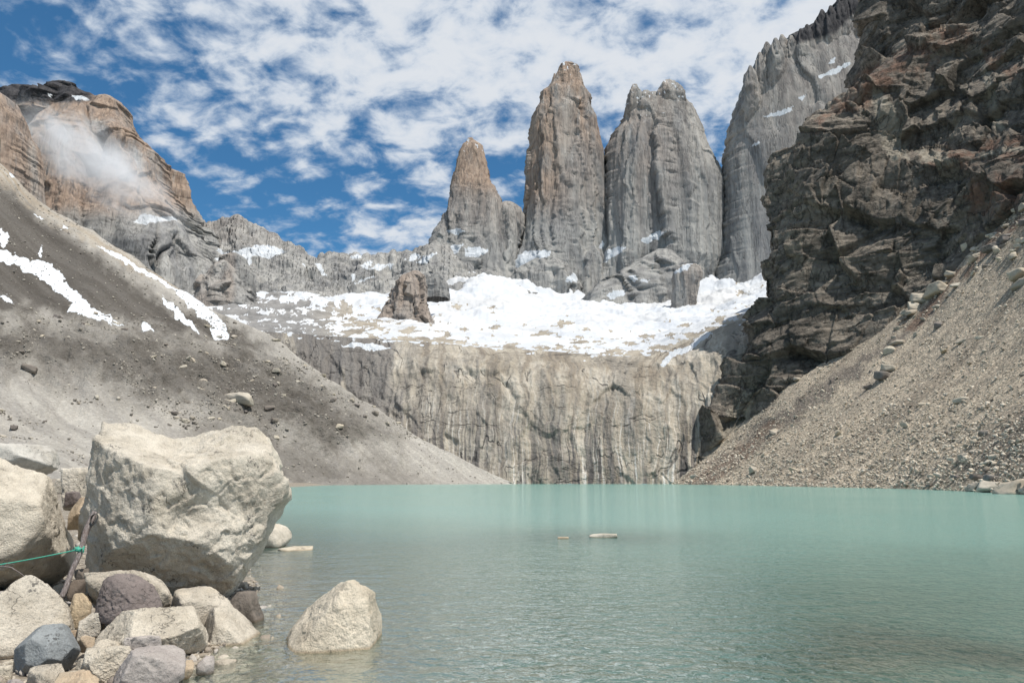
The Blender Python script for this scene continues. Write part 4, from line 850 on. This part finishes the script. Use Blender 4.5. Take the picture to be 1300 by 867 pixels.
def hero_shape(V):
    V = V.copy(); x, y, z = V[:, 0].copy(), V[:, 1].copy(), V[:, 2].copy()
    V[:, 2] -= 0.17 * np.exp(-((x + 0.22) / 0.36) ** 2) * sstep(z, 0.3, 0.9)
    V[:, 1] += 0.16 * np.exp(-((x - 0.28) / 0.28) ** 2 - ((z - 0.10) / 0.20) ** 2) * sstep(y, 0.0, -0.5)     # broken hollows in the face
    V[:, 1] += 0.12 * np.exp(-((x + 0.10) / 0.22) ** 2 - ((z + 0.02) / 0.16) ** 2) * sstep(y, 0.0, -0.5)
    V[:, 0] -= 0.13 * np.exp(-((z - 0.0) / 0.16) ** 2 - ((y + 0.2) / 0.4) ** 2) * sstep(x, 0.4, 0.8)
    return V
HERO = [(0, -0.42, 1.0, 0, -0.2, 0.80), (0.10, -1, 0.10, 0, -0.88, 0), (-0.86, -0.52, -0.06, -0.82, -0.42, 0), (-1, 0, 0.02, -0.98, 0, 0),
        (0.90, -0.10, 0.38, 0.92, 0, 0.42), (0.88, -0.12, -0.50, 0.90, -0.1, -0.12), (0.55, -0.85, -0.10, 0.62, -0.62, 0), (-0.17, -0.60, -0.78, -0.5, -0.86, -0.16),
        (0.30, -0.66, -0.66, 0.55, -0.72, -0.46), (0, 1, 0.1, 0, 0.9, 0), (0, 0, -1, 0, 0, -1), (0, 0.3, 1, 0, 0.3, 0.98), (0.5, 0.8, 0, 0.6, 0.7, 0), (-0.6, 0.8, 0, -0.6, 0.75, 0)]
put_rock('boulder', 'huge flat topped pale granite boulder leaning over the water', (117, 546, 379, 774), 11.9, 0.85, 11, M_PALE, HERO, 7, p=30, rough=0.026, shape=hero_shape, cat='boulder')
LEFTB = [(0.22, -0.50, 0.85, 0.1, -0.35, 0.72), (0.0, -0.96, 0.12, 0, -0.9, 0), (0.93, -0.2, 0.25, 0.93, -0.2, 0.1), (0.55, -0.55, -0.62, 0.72, -0.6, -0.52), (0, -0.5, -0.85, 0, -0.6, -0.72), (-1, 0, 0, -1, 0, 0), (0, 1, 0, 0, 1, 0), (0, 0, -1, 0, 0, -1), (0.5, 0.2, 0.85, 0.65, 0.2, 0.68), (-0.1, 0.3, 1, 0, 0.2, 0.97)]
put_rock('boulder', 'very large pale boulder cut off by the left edge behind the wooden post', (-150, 580, 117, 752), 11.3, 0.8, 23, M_PALEB, LEFTB, 6, p=26, rough=0.022, cat='boulder')
SLAB = [(0.25, -0.70, 0.66, 0.05, -0.3, 0.25), (0.95, -0.1, 0.2, 0.92, 0, 0), (0.2, -0.6, -0.75, 0, -0.75, -0.62), (-1, 0, 0, -1, 0, 0), (0, 1, 0, 0, 1, 0), (0, 0, -1, 0, 0, -1), (0.72, 0.1, 0.70, 0.48, 0.2, 0.72), (-0.65, 0.1, 0.75, -0.45, 0.2, 0.72), (0.6, -0.7, -0.2, 0.7, -0.6, -0.3)]
put_rock('rock', 'pale tilted slab with a pointed top at lower left, behind the blue grey stone', (-40, 737, 107, 850), 8.3, 0.7, 31, M_PALE, SLAB, 6, p=26, rough=0.022)
BLUEP = [(-0.10, -0.62, 0.78, -0.1, -0.35, 0.66), (0.55, -0.75, 0.36, 0.42, -0.62, 0.2), (-0.55, -0.80, 0.20, -0.5, -0.6, 0.1), (0.85, -0.1, 0.52, 0.72, 0, 0.5), (-0.70, 0.0, 0.70, -0.66, 0, 0.62), (-0.95, -0.3, -0.1, -0.96, 0, -0.1), (0.2, -0.75, -0.62, 0.1, -0.7, -0.55), (0.85, -0.4, -0.4, 0.85, -0.3, -0.2), (0, 0.3, 1, 0, 0.2, 0.93), (0, 1, 0, 0, 1, 0), (0, 0, -1, 0, 0, -1), (-0.5, -0.6, -0.5, -0.66, -0.5, -0.5)]
put_rock('rock', 'smooth blue grey stone lying on the pale tilted slab', (18, 795, 104, 856), 7.55, 0.85, 41, M_BLUE, BLUEP, 6, p=26, rough=0.014, chip=0.25)
put_rock('rock', 'rounded brown mauve stone resting on the long pale slab', (124, 731, 208, 790), 8.8, 0.85, 52, M_BROWN, None, 6, p=3.2, rough=0.03, nfac=16, chip=0.35)
put_rock('rock', 'pale rounded rock just behind the brown mauve stone', (106, 724, 223, 800), 9.5, 0.7, 64, M_PALE, None, 6, p=26, rough=0.022)
LONG = [(0.05, -0.55, 0.83, 0, -0.4, 0.42), (0.72, -0.55, -0.35, 0.8, -0.3, -0.2), (0.1, -0.9, -0.35, 0, -0.85, -0.4), (0.9, 0, 0.3, 0.93, 0, 0.1), (-0.85, -0.3, 0.4, -0.85, -0.2, 0.1), (0, 0.2, 1, 0, 0.2, 0.9), (0, 1, 0, 0, 1, 0), (0, 0, -1, 0, 0, -1), (0.2, -0.4, -0.9, 0.3, -0.5, -0.7)]
put_rock('rock', 'long pale slab under the brown mauve stone, overhanging the water', (112, 777, 270, 838), 8.3, 0.6, 71, M_PALE, LONG, 6, p=28, rough=0.022)
WEDGE = [(0.26, -0.45, 0.85, -0.1, -0.2, 0.62), (0.62, -0.3, 0.72, 0.6, 0, 0.1), (-0.97, -0.2, 0.1, -0.93, -0.2, 0), (0, -1, 0.1, 0, -0.95, 0), (0, 1, 0, 0, 1, 0), (0, 0, -1, 0, 0, -1), (-0.1, 0.2, 1, -0.5, 0.1, 0.95)]
put_rock('rock', 'low pale wedge at the waterline to the right of the long slab', (258, 772, 342, 814), 9.35, 0.8, 83, M_PALE, WEDGE, 5, p=26, rough=0.02, sink=0.12)
put_rock('rock', 'angular pale rock wedged under the huge boulder, right of the brown mauve stone', (212, 749, 288, 796), 9.7, 0.8, 95, M_PALE, None, 5, p=30, rough=0.03, yaw=0.5)
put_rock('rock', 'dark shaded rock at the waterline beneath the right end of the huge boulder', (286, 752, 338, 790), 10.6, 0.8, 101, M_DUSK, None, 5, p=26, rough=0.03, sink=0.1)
LAKER = [(-0.76, -0.22, 0.62, -0.36, -0.2, 0.18), (-0.4, -0.75, 0.5, -0.3, -0.6, 0.1), (0.10, -0.95, 0.28, 0.2, -0.75, 0.0), (0.97, -0.2, 0.12, 0.94, 0, 0), (0.55, 0, 0.8, 0.66, 0.1, 0.82), (-0.95, -0.1, 0.3, -0.93, 0, -0.6), (0, 1, 0, 0, 1, 0), (0, 0, -1, 0, 0, -1), (0, 0.6, 0.8, 0.2, 0.5, 0.55)]
put_rock('boulder', 'lone pale pyramid shaped boulder standing in the near water', (355, 742, 491, 846), 9.1, 0.75, 111, M_PALE, LAKER, 6, p=24, rough=0.022, cat='boulder', sink=0.05)
put_rock('rock', 'small tan brown stone squeezed between the tilted slab and the pale rounded rock', (88, 754, 116, 796), 9.0, 0.9, 121, M_TAN, None, 5, p=26)
put_rock('rock', 'small cream stone below the tan brown stone', (100, 778, 133, 810), 8.6, 0.9, 131, M_PALE, None, 5)
put_rock('rock', 'small pinkish cream stone left of the long slab', (101, 806, 120, 828), 8.05, 0.9, 141, M_TAN, None, 4)
put_rock('rock', 'flat pale stone in front of the left end of the long slab', (108, 814, 158, 838), 7.9, 0.9, 151, M_PALE, None, 5)
put_rock('rock', 'low grey tan wedge leaning on the front of the long slab', (157, 808, 204, 836), 7.8, 0.7, 161, M_MAUVE, None, 5, p=34)
put_rock('rock', 'crumpled cream rock left of the mauve grey stone at the bottom of the photo', (104, 824, 166, 872), 7.45, 0.9, 172, M_PALE, None, 6, p=26, rough=0.034)
put_rock('rock', 'mauve grey stone with broken facets at the bottom edge beside the water', (138, 826, 234, 890), 7.25, 0.8, 181, M_MAUVE, None, 6, p=34, rough=0.02, sink=0.05)
put_rock('rock', 'pale rounded stone at the bottom edge under the blue grey stone', (34, 848, 84, 890), 7.05, 0.9, 191, M_PALE, None, 5, p=26)
put_rock('rock', 'orange stained stone at the bottom edge, beside the pale rounded stone', (66, 856, 124, 900), 6.85, 0.9, 203, M_TAN, None, 5, p=26)
put_rock('rock', 'small cream stone left of the blue grey stone', (2, 838, 24, 862), 7.6, 0.9, 211, M_PALE, None, 4)
put_rock('rock', 'stone in the lower left corner of the photo', (-34, 846, 14, 892), 7.15, 0.9, 223, M_PALE, None, 5)
put_rock('rock', 'mauve stone at the left edge behind the tilted slab', (-22, 750, 14, 792), 9.2, 0.9, 231, M_MAUVE, None, 4)
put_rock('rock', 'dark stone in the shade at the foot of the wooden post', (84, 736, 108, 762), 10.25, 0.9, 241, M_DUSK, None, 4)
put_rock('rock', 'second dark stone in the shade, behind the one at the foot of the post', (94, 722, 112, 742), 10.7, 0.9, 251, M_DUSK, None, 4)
put_rock('rock', 'smooth greyish slab behind the very large left boulder, below the scree', (-60, 566, 78, 612), 15.5, 0.8, 262, M_GREY, None, 5, p=24)
put_rock('rock', 'pale wedge rock touching the left side of the huge boulder', (74, 594, 124, 650), 13.6, 0.8, 271, M_PALE, None, 5)
put_rock('rock', 'small mauve stone in the gap left of the huge boulder', (82, 624, 104, 644), 12.9, 0.9, 281, M_BROWN, None, 4)
put_rock('rock', 'cream stone in the gap left of the huge boulder, under the small mauve stone', (88, 632, 126, 672), 12.5, 0.9, 291, M_TAN, None, 5)
put_rock('rock', 'pale stone next to the top of the wooden post', (98, 652, 124, 690), 12.1, 0.9, 301, M_PALE, None, 4)
put_rock('rock', 'small rock peeping out behind the right side of the huge boulder', (322, 664, 371, 694), 22.0, 0.9, 311, M_PALE, None, 4, sink=0.1)
put_rock('rock', 'flat stone just above the water behind the huge boulder', (352, 694, 397, 705), 21.0, 0.8, 321, M_PALE, None, 4, sink=0.12)
put_rock('rock', 'longer of the two flat stones just above the water in mid lake', (748, 677, 783, 686), 25.6, 0.6, 331, M_PALE, None, 4, sink=0.14)
put_rock('rock', 'smaller of the two stones just above the water in mid lake', (708, 681, 722, 688), 25.0, 0.8, 341, M_TAN, None, 4, sink=0.12)

FILL = [(-20, 800, 18, 838), (84, 800, 108, 826), (96, 836, 116, 856), (2, 862, 34, 890), (60, 836, 78, 852), (112, 838, 126, 850), (196, 786, 214, 800), (230, 800, 252, 822), (256, 796, 268, 806), (112, 752, 128, 772), (60, 742, 84, 764),
        (120, 800, 134, 814), (84, 852, 102, 868), (226, 838, 246, 856), (212, 826, 228, 838), (250, 834, 272, 850), (170, 836, 186, 846), (-10, 780, 12, 800), (66, 608, 84, 624), (40, 604, 62, 616), (104, 612, 120, 626)]
for i, bx in enumerate(FILL):
    dv = (bx[3] - 433.5) / F; Yb = np.clip(1.93 / max(-(SP - dv * CP), 0.05) * (CP + dv * SP), 6.5, 14.5)
    put_rock('rock', 'small rock filling a gap in the pile of boulders on the near shore', bx, Yb + 0.12, 0.9, 500 + i * 7, (M_PALE, M_TAN, M_PALE, M_MAUVE, M_PALE, M_DUSK)[i % 6], None, 4, group='small rocks in the shore pile', p=14 + 4 * (i % 4), sink=0.05)
# ------------------------------------------------------------------ wooden post, wire, cord
def tube(pts, rad, n=12, seed=0, rough=0.0, closed=False):
    pts = np.array(pts, float); m = len(pts); rad = np.broadcast_to(np.asarray(rad, float), (m,))
    tg = np.gradient(pts, axis=0) if not closed else np.roll(pts, -1, 0) - np.roll(pts, 1, 0)
    tg /= np.linalg.norm(tg, axis=1, keepdims=True)
    ref = np.array([0.31, 0.9, 0.2]); a = np.cross(tg, ref); a /= np.linalg.norm(a, axis=1, keepdims=True); b = np.cross(tg, a)
    ang = np.linspace(0, 2 * np.pi, n, endpoint=False)
    V = pts[:, None] + rad[:, None, None] * (np.cos(ang)[None, :, None] * a[:, None] + np.sin(ang)[None, :, None] * b[:, None])
    if rough: 
        f = 1 + rough * fbm(np.stack([np.cos(ang)[None] * 1.5 + 0 * rad[:, None], np.sin(ang)[None] * 1.5 + 0 * rad[:, None], np.arange(m)[:, None] * 0.08 + 0 * ang[None]], -1), 4, 0.6, seed=seed)
        V = pts[:, None] + (V - pts[:, None]) * f[..., None]
    V = V.reshape(-1, 3)
    if closed:
        fs = [tuple(q) for q in gfaces(m, n, 0, True)] + [((m - 1) * n + j, (m - 1) * n + (j + 1) % n, (j + 1) % n, j) for j in range(n)]
        return V, fs
    fs = [tuple(q) for q in gfaces(m, n, 0, True)] + [tuple(range(n))[::-1], tuple((m - 1) * n + k for k in range(n))]
    return V, fs
def merge(lst):
    Vs, Fs, off = [], [], 0
    for v, f in lst: Vs.append(v); Fs += [tuple(i + off for i in q) for q in f]; off += len(v)
    return np.concatenate(Vs), Fs
def mat_wood():
    m, t = new_mat('weathered wood')
    ob = t.n('ShaderNodeTexCoord').outputs['Object']
    g = t.noise(t.map(ob, (1, 1, 0.06), rot=(0, 0.33, 0)), 70, 6, 0.65); b = t.noise(ob, 5, 5, 0.6)
    c = t.ramp(g, [(0.3, (0.07, 0.055, 0.05)), (0.5, (0.17, 0.14, 0.13)), (0.7, (0.33, 0.30, 0.29))])
    c = t.mix(t.math('MULTIPLY', t.step(b, 0.5, 0.7), 0.6), c, (0.10, 0.065, 0.055))
    finish(t, c, 0.85, t.bump(g, 0.008, 0.9)); return m
def mat_plain(name, c, rough=0.5, metal=0.0):
    m, t = new_mat(name)
    ob = t.n('ShaderNodeTexCoord').outputs['Object']; n = t.noise(ob, 60, 4, 0.6)
    col = t.mix(n, tuple(x * 0.7 for x in c), tuple(min(1, x * 1.2) for x in c))
    b = t.n('ShaderNodeBsdfPrincipled', {'Base Color': col, 'Roughness': rough, 'Metallic': metal})
    t.n('ShaderNodeOutputMaterial', {'Surface': b.outputs[0]}); return m
M_WOOD = mat_wood(); M_CORD = mat_plain('green cord', (0.05, 0.33, 0.23), 0.6); M_WIRE = mat_plain('dull wire', (0.09, 0.085, 0.08), 0.5, 0.6)
A = P(77, 758, 10.0); B = P(121, 650, 10.55)
post = bpy.data.objects.new('wooden_post', None); COL.objects.link(post); post.location = A
tag(post, 'thin weathered wooden post leaning against the huge boulder', 'post')
tt = np.linspace(0, 1, 60)[:, None]
pts = (B - A) * tt + np.array([0.018, 0, 0]) * np.sin(tt * 5.0) + np.array([0.010, 0.0, 0.0]) * np.sin(tt * 13 + 1)
pr = np.interp(tt[:, 0], [0, 0.3, 0.62, 0.78, 0.82, 1.0], [0.036, 0.034, 0.036, 0.044, 0.046, 0.040])
v, f = tube(pts, pr, 20, 5, 0.22)
o = mesh_obj('shaft', v, f, M_WOOD); o.parent = post
def ring(c, rx, rz, r, tilt, n=40):
    a = np.linspace(0, 2 * np.pi, n, endpoint=False)
    x = rx * np.cos(a); z = rz * np.sin(a)
    return tube(np.stack([c[0] + x * math.cos(tilt) - z * math.sin(tilt), c[1] + 0.012 * np.sin(a * 2), c[2] + x * math.sin(tilt) + z * math.cos(tilt)], -1), r, 8, closed=True)
rc = (B - A) * 0.90 + np.array([0.065, -0.075, 0.0])
v, f = merge([ring(rc + np.array([0.006 * k, -0.006 * k, 0.006 * k]), 0.036 + 0.005 * k, 0.10 - 0.008 * k, 0.006, -0.35 + 0.05 * k) for k in range(4)] + [ring((B - A) * 0.86 + np.array([0.0, 0, 0.0]), 0.052, 0.012, 0.005, 0.3), ring((B - A) * 0.885, 0.05, 0.012, 0.005, 0.2)])
o = mesh_obj('wire_coil', v, f, M_WIRE); o.parent = post
K = A + (B - A) * 0.545
cord = bpy.data.objects.new('cord', None); COL.objects.link(cord); cord.location = K
tag(cord, 'thin green cord stretched from the wooden post to the left edge', 'cord')
E = P(-170, 732, 9.4)
tt = np.linspace(0, 1, 60)[:, None]
pts = (E - K) * tt + np.array([0, 0, -0.07]) * np.sin(np.pi * tt); pts[:, 1] -= 0.05 * (1 - tt[:, 0])
v, f = tube(pts, 0.0085, 8); o = mesh_obj('line', v, f, M_CORD); o.parent = cord
kn = [ring(np.array([0, 0, 0.012 * k]), 0.05, 0.014, 0.010, 0.12 * k - 0.15) for k in range(-2, 3)]
kn += [tube([(0.045, -0.05, 0), (0.075, -0.06, 0.02), (0.085, -0.06, -0.015), (0.06, -0.055, -0.03)], 0.009, 8), tube([(0.0, -0.055, 0.0), (-0.04, -0.06, 0.035), (-0.065, -0.06, 0.01), (-0.03, -0.06, -0.01)], 0.010, 8)]
ks, kt = ICO[3]; kv = ks * np.array([0.05, 0.038, 0.034]) + np.array([0.0, -0.045, 0]); kn.append((kv * (1 + 0.25 * fbm(ks * 2, 3)[:, None]), [tuple(q) for q in kt]))
v, f = merge(kn); o = mesh_obj('knot', v, f, M_CORD); o.parent = cord
# dry twigs on the left boulder's edge
tw = [tube([(0, 0, 0), (0.10, 0.0, 0.035), (0.22, 0.01, 0.02), (0.36, 0.0, -0.05), (0.46, 0, -0.12)], [0.010, 0.009, 0.008, 0.006, 0.004], 6), tube([(0.10, 0, 0.03), (0.17, 0.0, 0.07), (0.27, 0, 0.06)], [0.007, 0.005, 0.003], 6), tube([(0.03, 0, 0.0), (0.02, 0.0, -0.08), (0.05, 0, -0.17)], [0.008, 0.006, 0.004], 6)]
v, f = merge(tw); o = mesh_obj('twig', v, f, M_WOOD, loc=P(-8, 722, 9.55)); tag(o, 'dry forked twig hanging over the front edge of the very large left boulder', 'twig')

# ------------------------------------------------------------------ loose stones on the slopes
def stones_mesh(pts, sizes, seed, sub=0, flat=0.7, sinkf=0.15):
    r_ = np.random.default_rng(seed); n = len(pts)
    if sub == 0:
        U, Fc = ICO[1][0], ICO[1][1]
        bm = bmesh.new(); bmesh.ops.create_icosphere(bm, subdivisions=1, radius=1); U = np.array([v.co[:] for v in bm.verts]); Fc = np.array([[v.index for v in q.verts] for q in bm.faces]); bm.free()
    else: U, Fc = ICO[sub]
    k = 24; var = []
    for j in range(k):
        N = r_.normal(size=(8, 3)); N /= np.linalg.norm(N, axis=1, keepdims=True); dd = r_.uniform(0.55, 1.0, 8)
        a = np.maximum(U @ N.T, 0) / dd; r = np.minimum((a ** 12).sum(1) ** (-1 / 12.0), 1.4)
        v = U * r[:, None]; v /= np.abs(v).max(); var.append(v * r_.uniform([0.8, 0.6, 0.4], [1.2, 1.0, flat]))
    var = np.array(var); idx = r_.integers(0, k, n)
    q = r_.normal(size=(n, 4)); q[:, 1:3] *= 0.35; q /= np.linalg.norm(q, axis=1, keepdims=True)
    w_, x_, y_, z_ = q.T
    R = np.stack([1 - 2 * (y_**2 + z_**2), 2 * (x_*y_ - z_*w_), 2 * (x_*z_ + y_*w_), 2 * (x_*y_ + z_*w_), 1 - 2 * (x_**2 + z_**2), 2 * (y_*z_ - x_*w_), 2 * (x_*z_ - y_*w_), 2 * (y_*z_ + x_*w_), 1 - 2 * (x_**2 + y_**2)], -1).reshape(n, 3, 3)
    V = np.einsum('nij,nvj->nvi', R, var[idx]) * (sizes[:, None, None] * 0.5) + pts[:, None]
    V[..., 2] += sizes[:, None] * sinkf * 0.5
    m = U.shape[0]
    return V.reshape(-1, 3), (Fc[None] + (np.arange(n) * m)[:, None, None]).reshape(-1, 3)
def pick(G, pix, weight, n, seed):
    r_ = np.random.default_rng(seed); px, py = pix
    area = np.linalg.norm(np.cross(np.gradient(G, axis=1), np.gradient(G, axis=0)), axis=-1)
    ok = (px > -60) & (px < 1360) & (py < 640) & (G[..., 2] > 0.0)
    w_ = np.where(ok, weight(px, py, G) * area, 0).ravel(); w_ /= w_.sum()
    i = r_.choice(w_.size, n, p=w_); Gf = G.reshape(-1, 3)
    return Gf[i] + r_.normal(size=(n, 3)) * np.array([0.5, 0.5, 0.0]), np.stack([px.ravel()[i], py.ravel()[i]], -1)
M_STR = mat_stones('right scree stones', [(0.0, (0.17, 0.145, 0.12)), (0.25, (0.37, 0.32, 0.255)), (0.6, (0.49, 0.43, 0.345)), (1.0, (0.58, 0.52, 0.43))])
M_STL = mat_stones('left scree stones', [(0.0, (0.13, 0.115, 0.10)), (0.4, (0.24, 0.22, 0.19)), (0.75, (0.34, 0.31, 0.265)), (1.0, (0.44, 0.40, 0.34))])
M_STS = mat_stones('shore stones', [(0.0, (0.17, 0.145, 0.13)), (0.25, (0.34, 0.29, 0.23)), (0.6, (0.45, 0.40, 0.33)), (0.85, (0.30, 0.28, 0.27)), (1.0, (0.50, 0.45, 0.37))])
clump = lambda G, s, seed: fbm(G / s, 4, 0.55, seed=seed)
pts, pp = pick(SLOPE_R, SLOPE_R_PIX, lambda px, py, G: (0.25 + 1.6 * sstep(py, 470, 600) + 0.8 * sstep(clump(G, 12, 31), 0.1, 0.5)) * (1 / (1 + (G[..., 1] / 170) ** 2)), 21000, 41)
sz = np.exp(RNG.normal(math.log(0.50), 0.5, len(pts))) * (0.8 + 0.7 * pts[:, 1] / 250)
v, f = stones_mesh(pts, np.minimum(sz, 2.0), 3, 0)
tag(mesh_obj('scree_stones', v, f, M_STR, smooth=False), 'loose pale stones covering the right scree', kind='stuff')
pts, pp = pick(SLOPE_L, SLOPE_L_PIX, lambda px, py, G: 0.12 + 1.5 * sstep(clump(G, 26, 33), 0.0, 0.4) * sstep(py, 380, 440) * sstep(py, 620, 560) * sstep(px, 640, 480), 6500, 43)
sz = np.exp(RNG.normal(math.log(0.75), 0.5, len(pts))) * (0.5 + pts[:, 1] / 500)
v, f = stones_mesh(pts, np.minimum(sz, 2.6), 5, 0)
tag(mesh_obj('scree_stones', v, f, M_STL, smooth=False), 'loose dark and pale stones strewn over the left scree', kind='stuff')
n = 6500
sy = np.concatenate([RNG.uniform(6.3, 14, 5500), RNG.uniform(14, 30, 1000)]); sx = shore_x(sy) - np.abs(RNG.normal(0, 1, n)) * np.interp(sy, [6, 14, 30], [2.4, 4, 9]) + 0.5
zz = bed_z(sx, sy); sz = np.exp(RNG.normal(math.log(0.065), 0.6, n)); sz = np.minimum(sz, 0.34)
v, f = stones_mesh(np.stack([sx, sy, zz], -1), sz, 9, 1)
tag(mesh_obj('shore_stones', v, f, M_STS), 'small stones and gravel between the boulders on the near shore', kind='stuff')

# ---- single blocks lying on the slopes
PROTO = []
for k in range(7):
    v, f = rock_verts((1.0, 0.8, 0.60 + 0.10 * (k % 3)), 400 + k * 11, None, p=30, rough=0.03, sub=4, nfac=7, chip=0.9)
    v[:, 2] -= v[:, 2].min() + 0.22
    me_o = mesh_obj('boulder', v, f, M_FAR if k < 5 else M_FARD); PROTO.append(me_o)
used = set()
def block(k, loc, size, rot, label, group, mat=None):
    if k not in used: o = PROTO[k]; used.add(k)
    else: o = PROTO[k].copy(); COL.objects.link(o)
    o.location = loc; o.scale = (size * rot[3], size, size * rot[4]); o.rotation_euler = rot[:3]
    return tag(o, label, 'boulder', group)
def on_slope(G, pix, x, y):
    d = (pix[0] - x) ** 2 + (pix[1] - y) ** 2; i = np.unravel_index(np.argmin(d), d.shape); return G[i]
def shp(r_): return (r_.uniform(-0.3, 0.3), r_.uniform(-0.3, 0.3), r_.uniform(0, 6.28), r_.uniform(0.8, 1.7), r_.uniform(0.7, 1.1))
GR, GL = 'pale blocks on the right scree slope', 'boulders on the left scree slope'
r_ = np.random.default_rng(77)
KEY_R = [(1190, 372, 34, 'largest pale slab in the cluster of blocks high on the right scree'), (1172, 383, 28, 'bright pale slab second in the cluster of blocks high on the right scree'), (1160, 395, 24, 'lowest large block in the cluster high on the right scree'),
         (1128, 472, 24, 'single long pale block midway down the right scree, left of its middle'), (1222, 434, 13, 'small lone pale block in the middle of the right scree'), (1262, 316, 24, 'pale flat block near the top of the right scree beside a dark block'),
         (1276, 304, 18, 'grey rounded block near the top right corner of the right scree'), (1196, 338, 15, 'dark topped block just under the dark cliff on the right scree'), (1296, 352, 26, 'long pale block at the right edge of the photo on the scree'),
         (1262, 622, 30, 'big pale block on the right shoreline, left of the last one'), (1292, 624, 42, 'biggest pale block on the right shoreline at the edge of the photo'), (1236, 622, 20, 'pale block on the right shoreline, third from the edge'),
         (1250, 550, 16, 'dark block low on the right scree above the shoreline')]
for i, (x, y, s, lab) in enumerate(KEY_R):
    loc = on_slope(SLOPE_R, SLOPE_R_PIX, x, y); t = loc[1] * CP + (loc[2] - CAMZ) * SP
    a = shp(r_); block(6 if 'dark' in lab or 'grey' in lab else i % 5, loc, s / F * t / 1.15, a[:3] + (1.35, 0.9), lab, GR)
pts, pp = pick(SLOPE_R, SLOPE_R_PIX, lambda px, py, G: (0.15 + 2.2 * sstep(np.abs(py - (372 - (px - 1190) * 0.8)), 60, 8) * sstep(px, 1100, 1160) + 1.4 * sstep(py, 585, 622) * sstep(px, 1100, 1250)) / (1 + (G[..., 1] / 150) ** 2), 130, 51)
for i, (p3, q) in enumerate(zip(pts, pp)):
    t = p3[1]; s = np.exp(r_.normal(math.log(8.5), 0.35)) / F * t
    block(int(r_.integers(0, 6)), p3, s, shp(r_), 'small broken block lying on the right scree slope', GR)
KEY_L = [(303, 508, 26, 'large pale boulder alone in the middle of the left scree'), (18, 545, 10, 'dark boulder low on the left scree at the left edge'), (36, 470, 12, 'dark boulder above the pale sand at the left edge of the scree'), (236, 536, 10, 'small boulder just above the top of the huge boulder on the left scree')]
for i, (x, y, s, lab) in enumerate(KEY_L):
    loc = on_slope(SLOPE_L, SLOPE_L_PIX, x, y); t = loc[1] * CP + (loc[2] - CAMZ) * SP
    block(5 if 'dark' in lab else i, loc, s / F * t, shp(r_), lab, GL)
pts, pp = pick(SLOPE_L, SLOPE_L_PIX, lambda px, py, G: (0.1 + 1.5 * sstep(clump(G, 26, 33), 0.05, 0.4)) * sstep(py, 385, 440) * sstep(py, 600, 540), 110, 53)
for i, (p3, q) in enumerate(zip(pts, pp)):
    s = np.exp(r_.normal(math.log(5.5), 0.35)) / F * p3[1]
    block(int(r_.integers(0, 7)), p3, s, shp(r_), 'small boulder scattered on the left scree slope', GL)

# ------------------------------------------------------------------ the wisp of cloud on the left peak
def mat_wisp():
    m, t = new_mat('drifting cloud')
    ob = t.n('ShaderNodeTexCoord').outputs['Object']
    sepn = t.n('ShaderNodeVectorMath', {0: ob}, operation='LENGTH').outputs['Value']
    n = t.noise(ob, 1.7, 6, 0.62, 0.5)
    n2 = t.noise(t.map(ob, loc=(4, 2, 7)), 5.0, 4, 0.6)
    fall = t.math('SUBTRACT', 1.0, sepn)
    d = t.math('ADD', t.math('MULTIPLY', fall, 1.15), t.math('ADD', t.math('MULTIPLY', t.math('SUBTRACT', n, 0.5), 3.0), t.math('MULTIPLY', t.math('SUBTRACT', n2, 0.5), 0.6)))
    d = t.math('MULTIPLY', t.step(d, 0.22, 1.05), t.step(fall, 0.02, 0.3))
    v = t.n('ShaderNodeVolumePrincipled', {'Color': (0.97, 0.98, 1.0, 1), 'Density': t.math('MULTIPLY', d, 0.022), 'Anisotropy': 0.1})
    t.n('ShaderNodeOutputMaterial', {'Volume': v.outputs[0]}); return m
MW = mat_wisp()
def wisp(px, py, Y, sx, sy, sz, roll):
    U, Fc = ICO[3]
    o = mesh_obj('cloud', U, Fc, MW); o.location = P(px, py, Y); o.scale = (sx, sy, sz); o.rotation_euler = (0, roll, -math.atan2(o.location[0], o.location[1]) * 0 + 0.45)
    return tag(o, 'thin white cloud drifting across the orange peak on the left', 'cloud', kind='stuff')
wisp(128, 208, 1190, 215, 70, 92, math.radians(38))
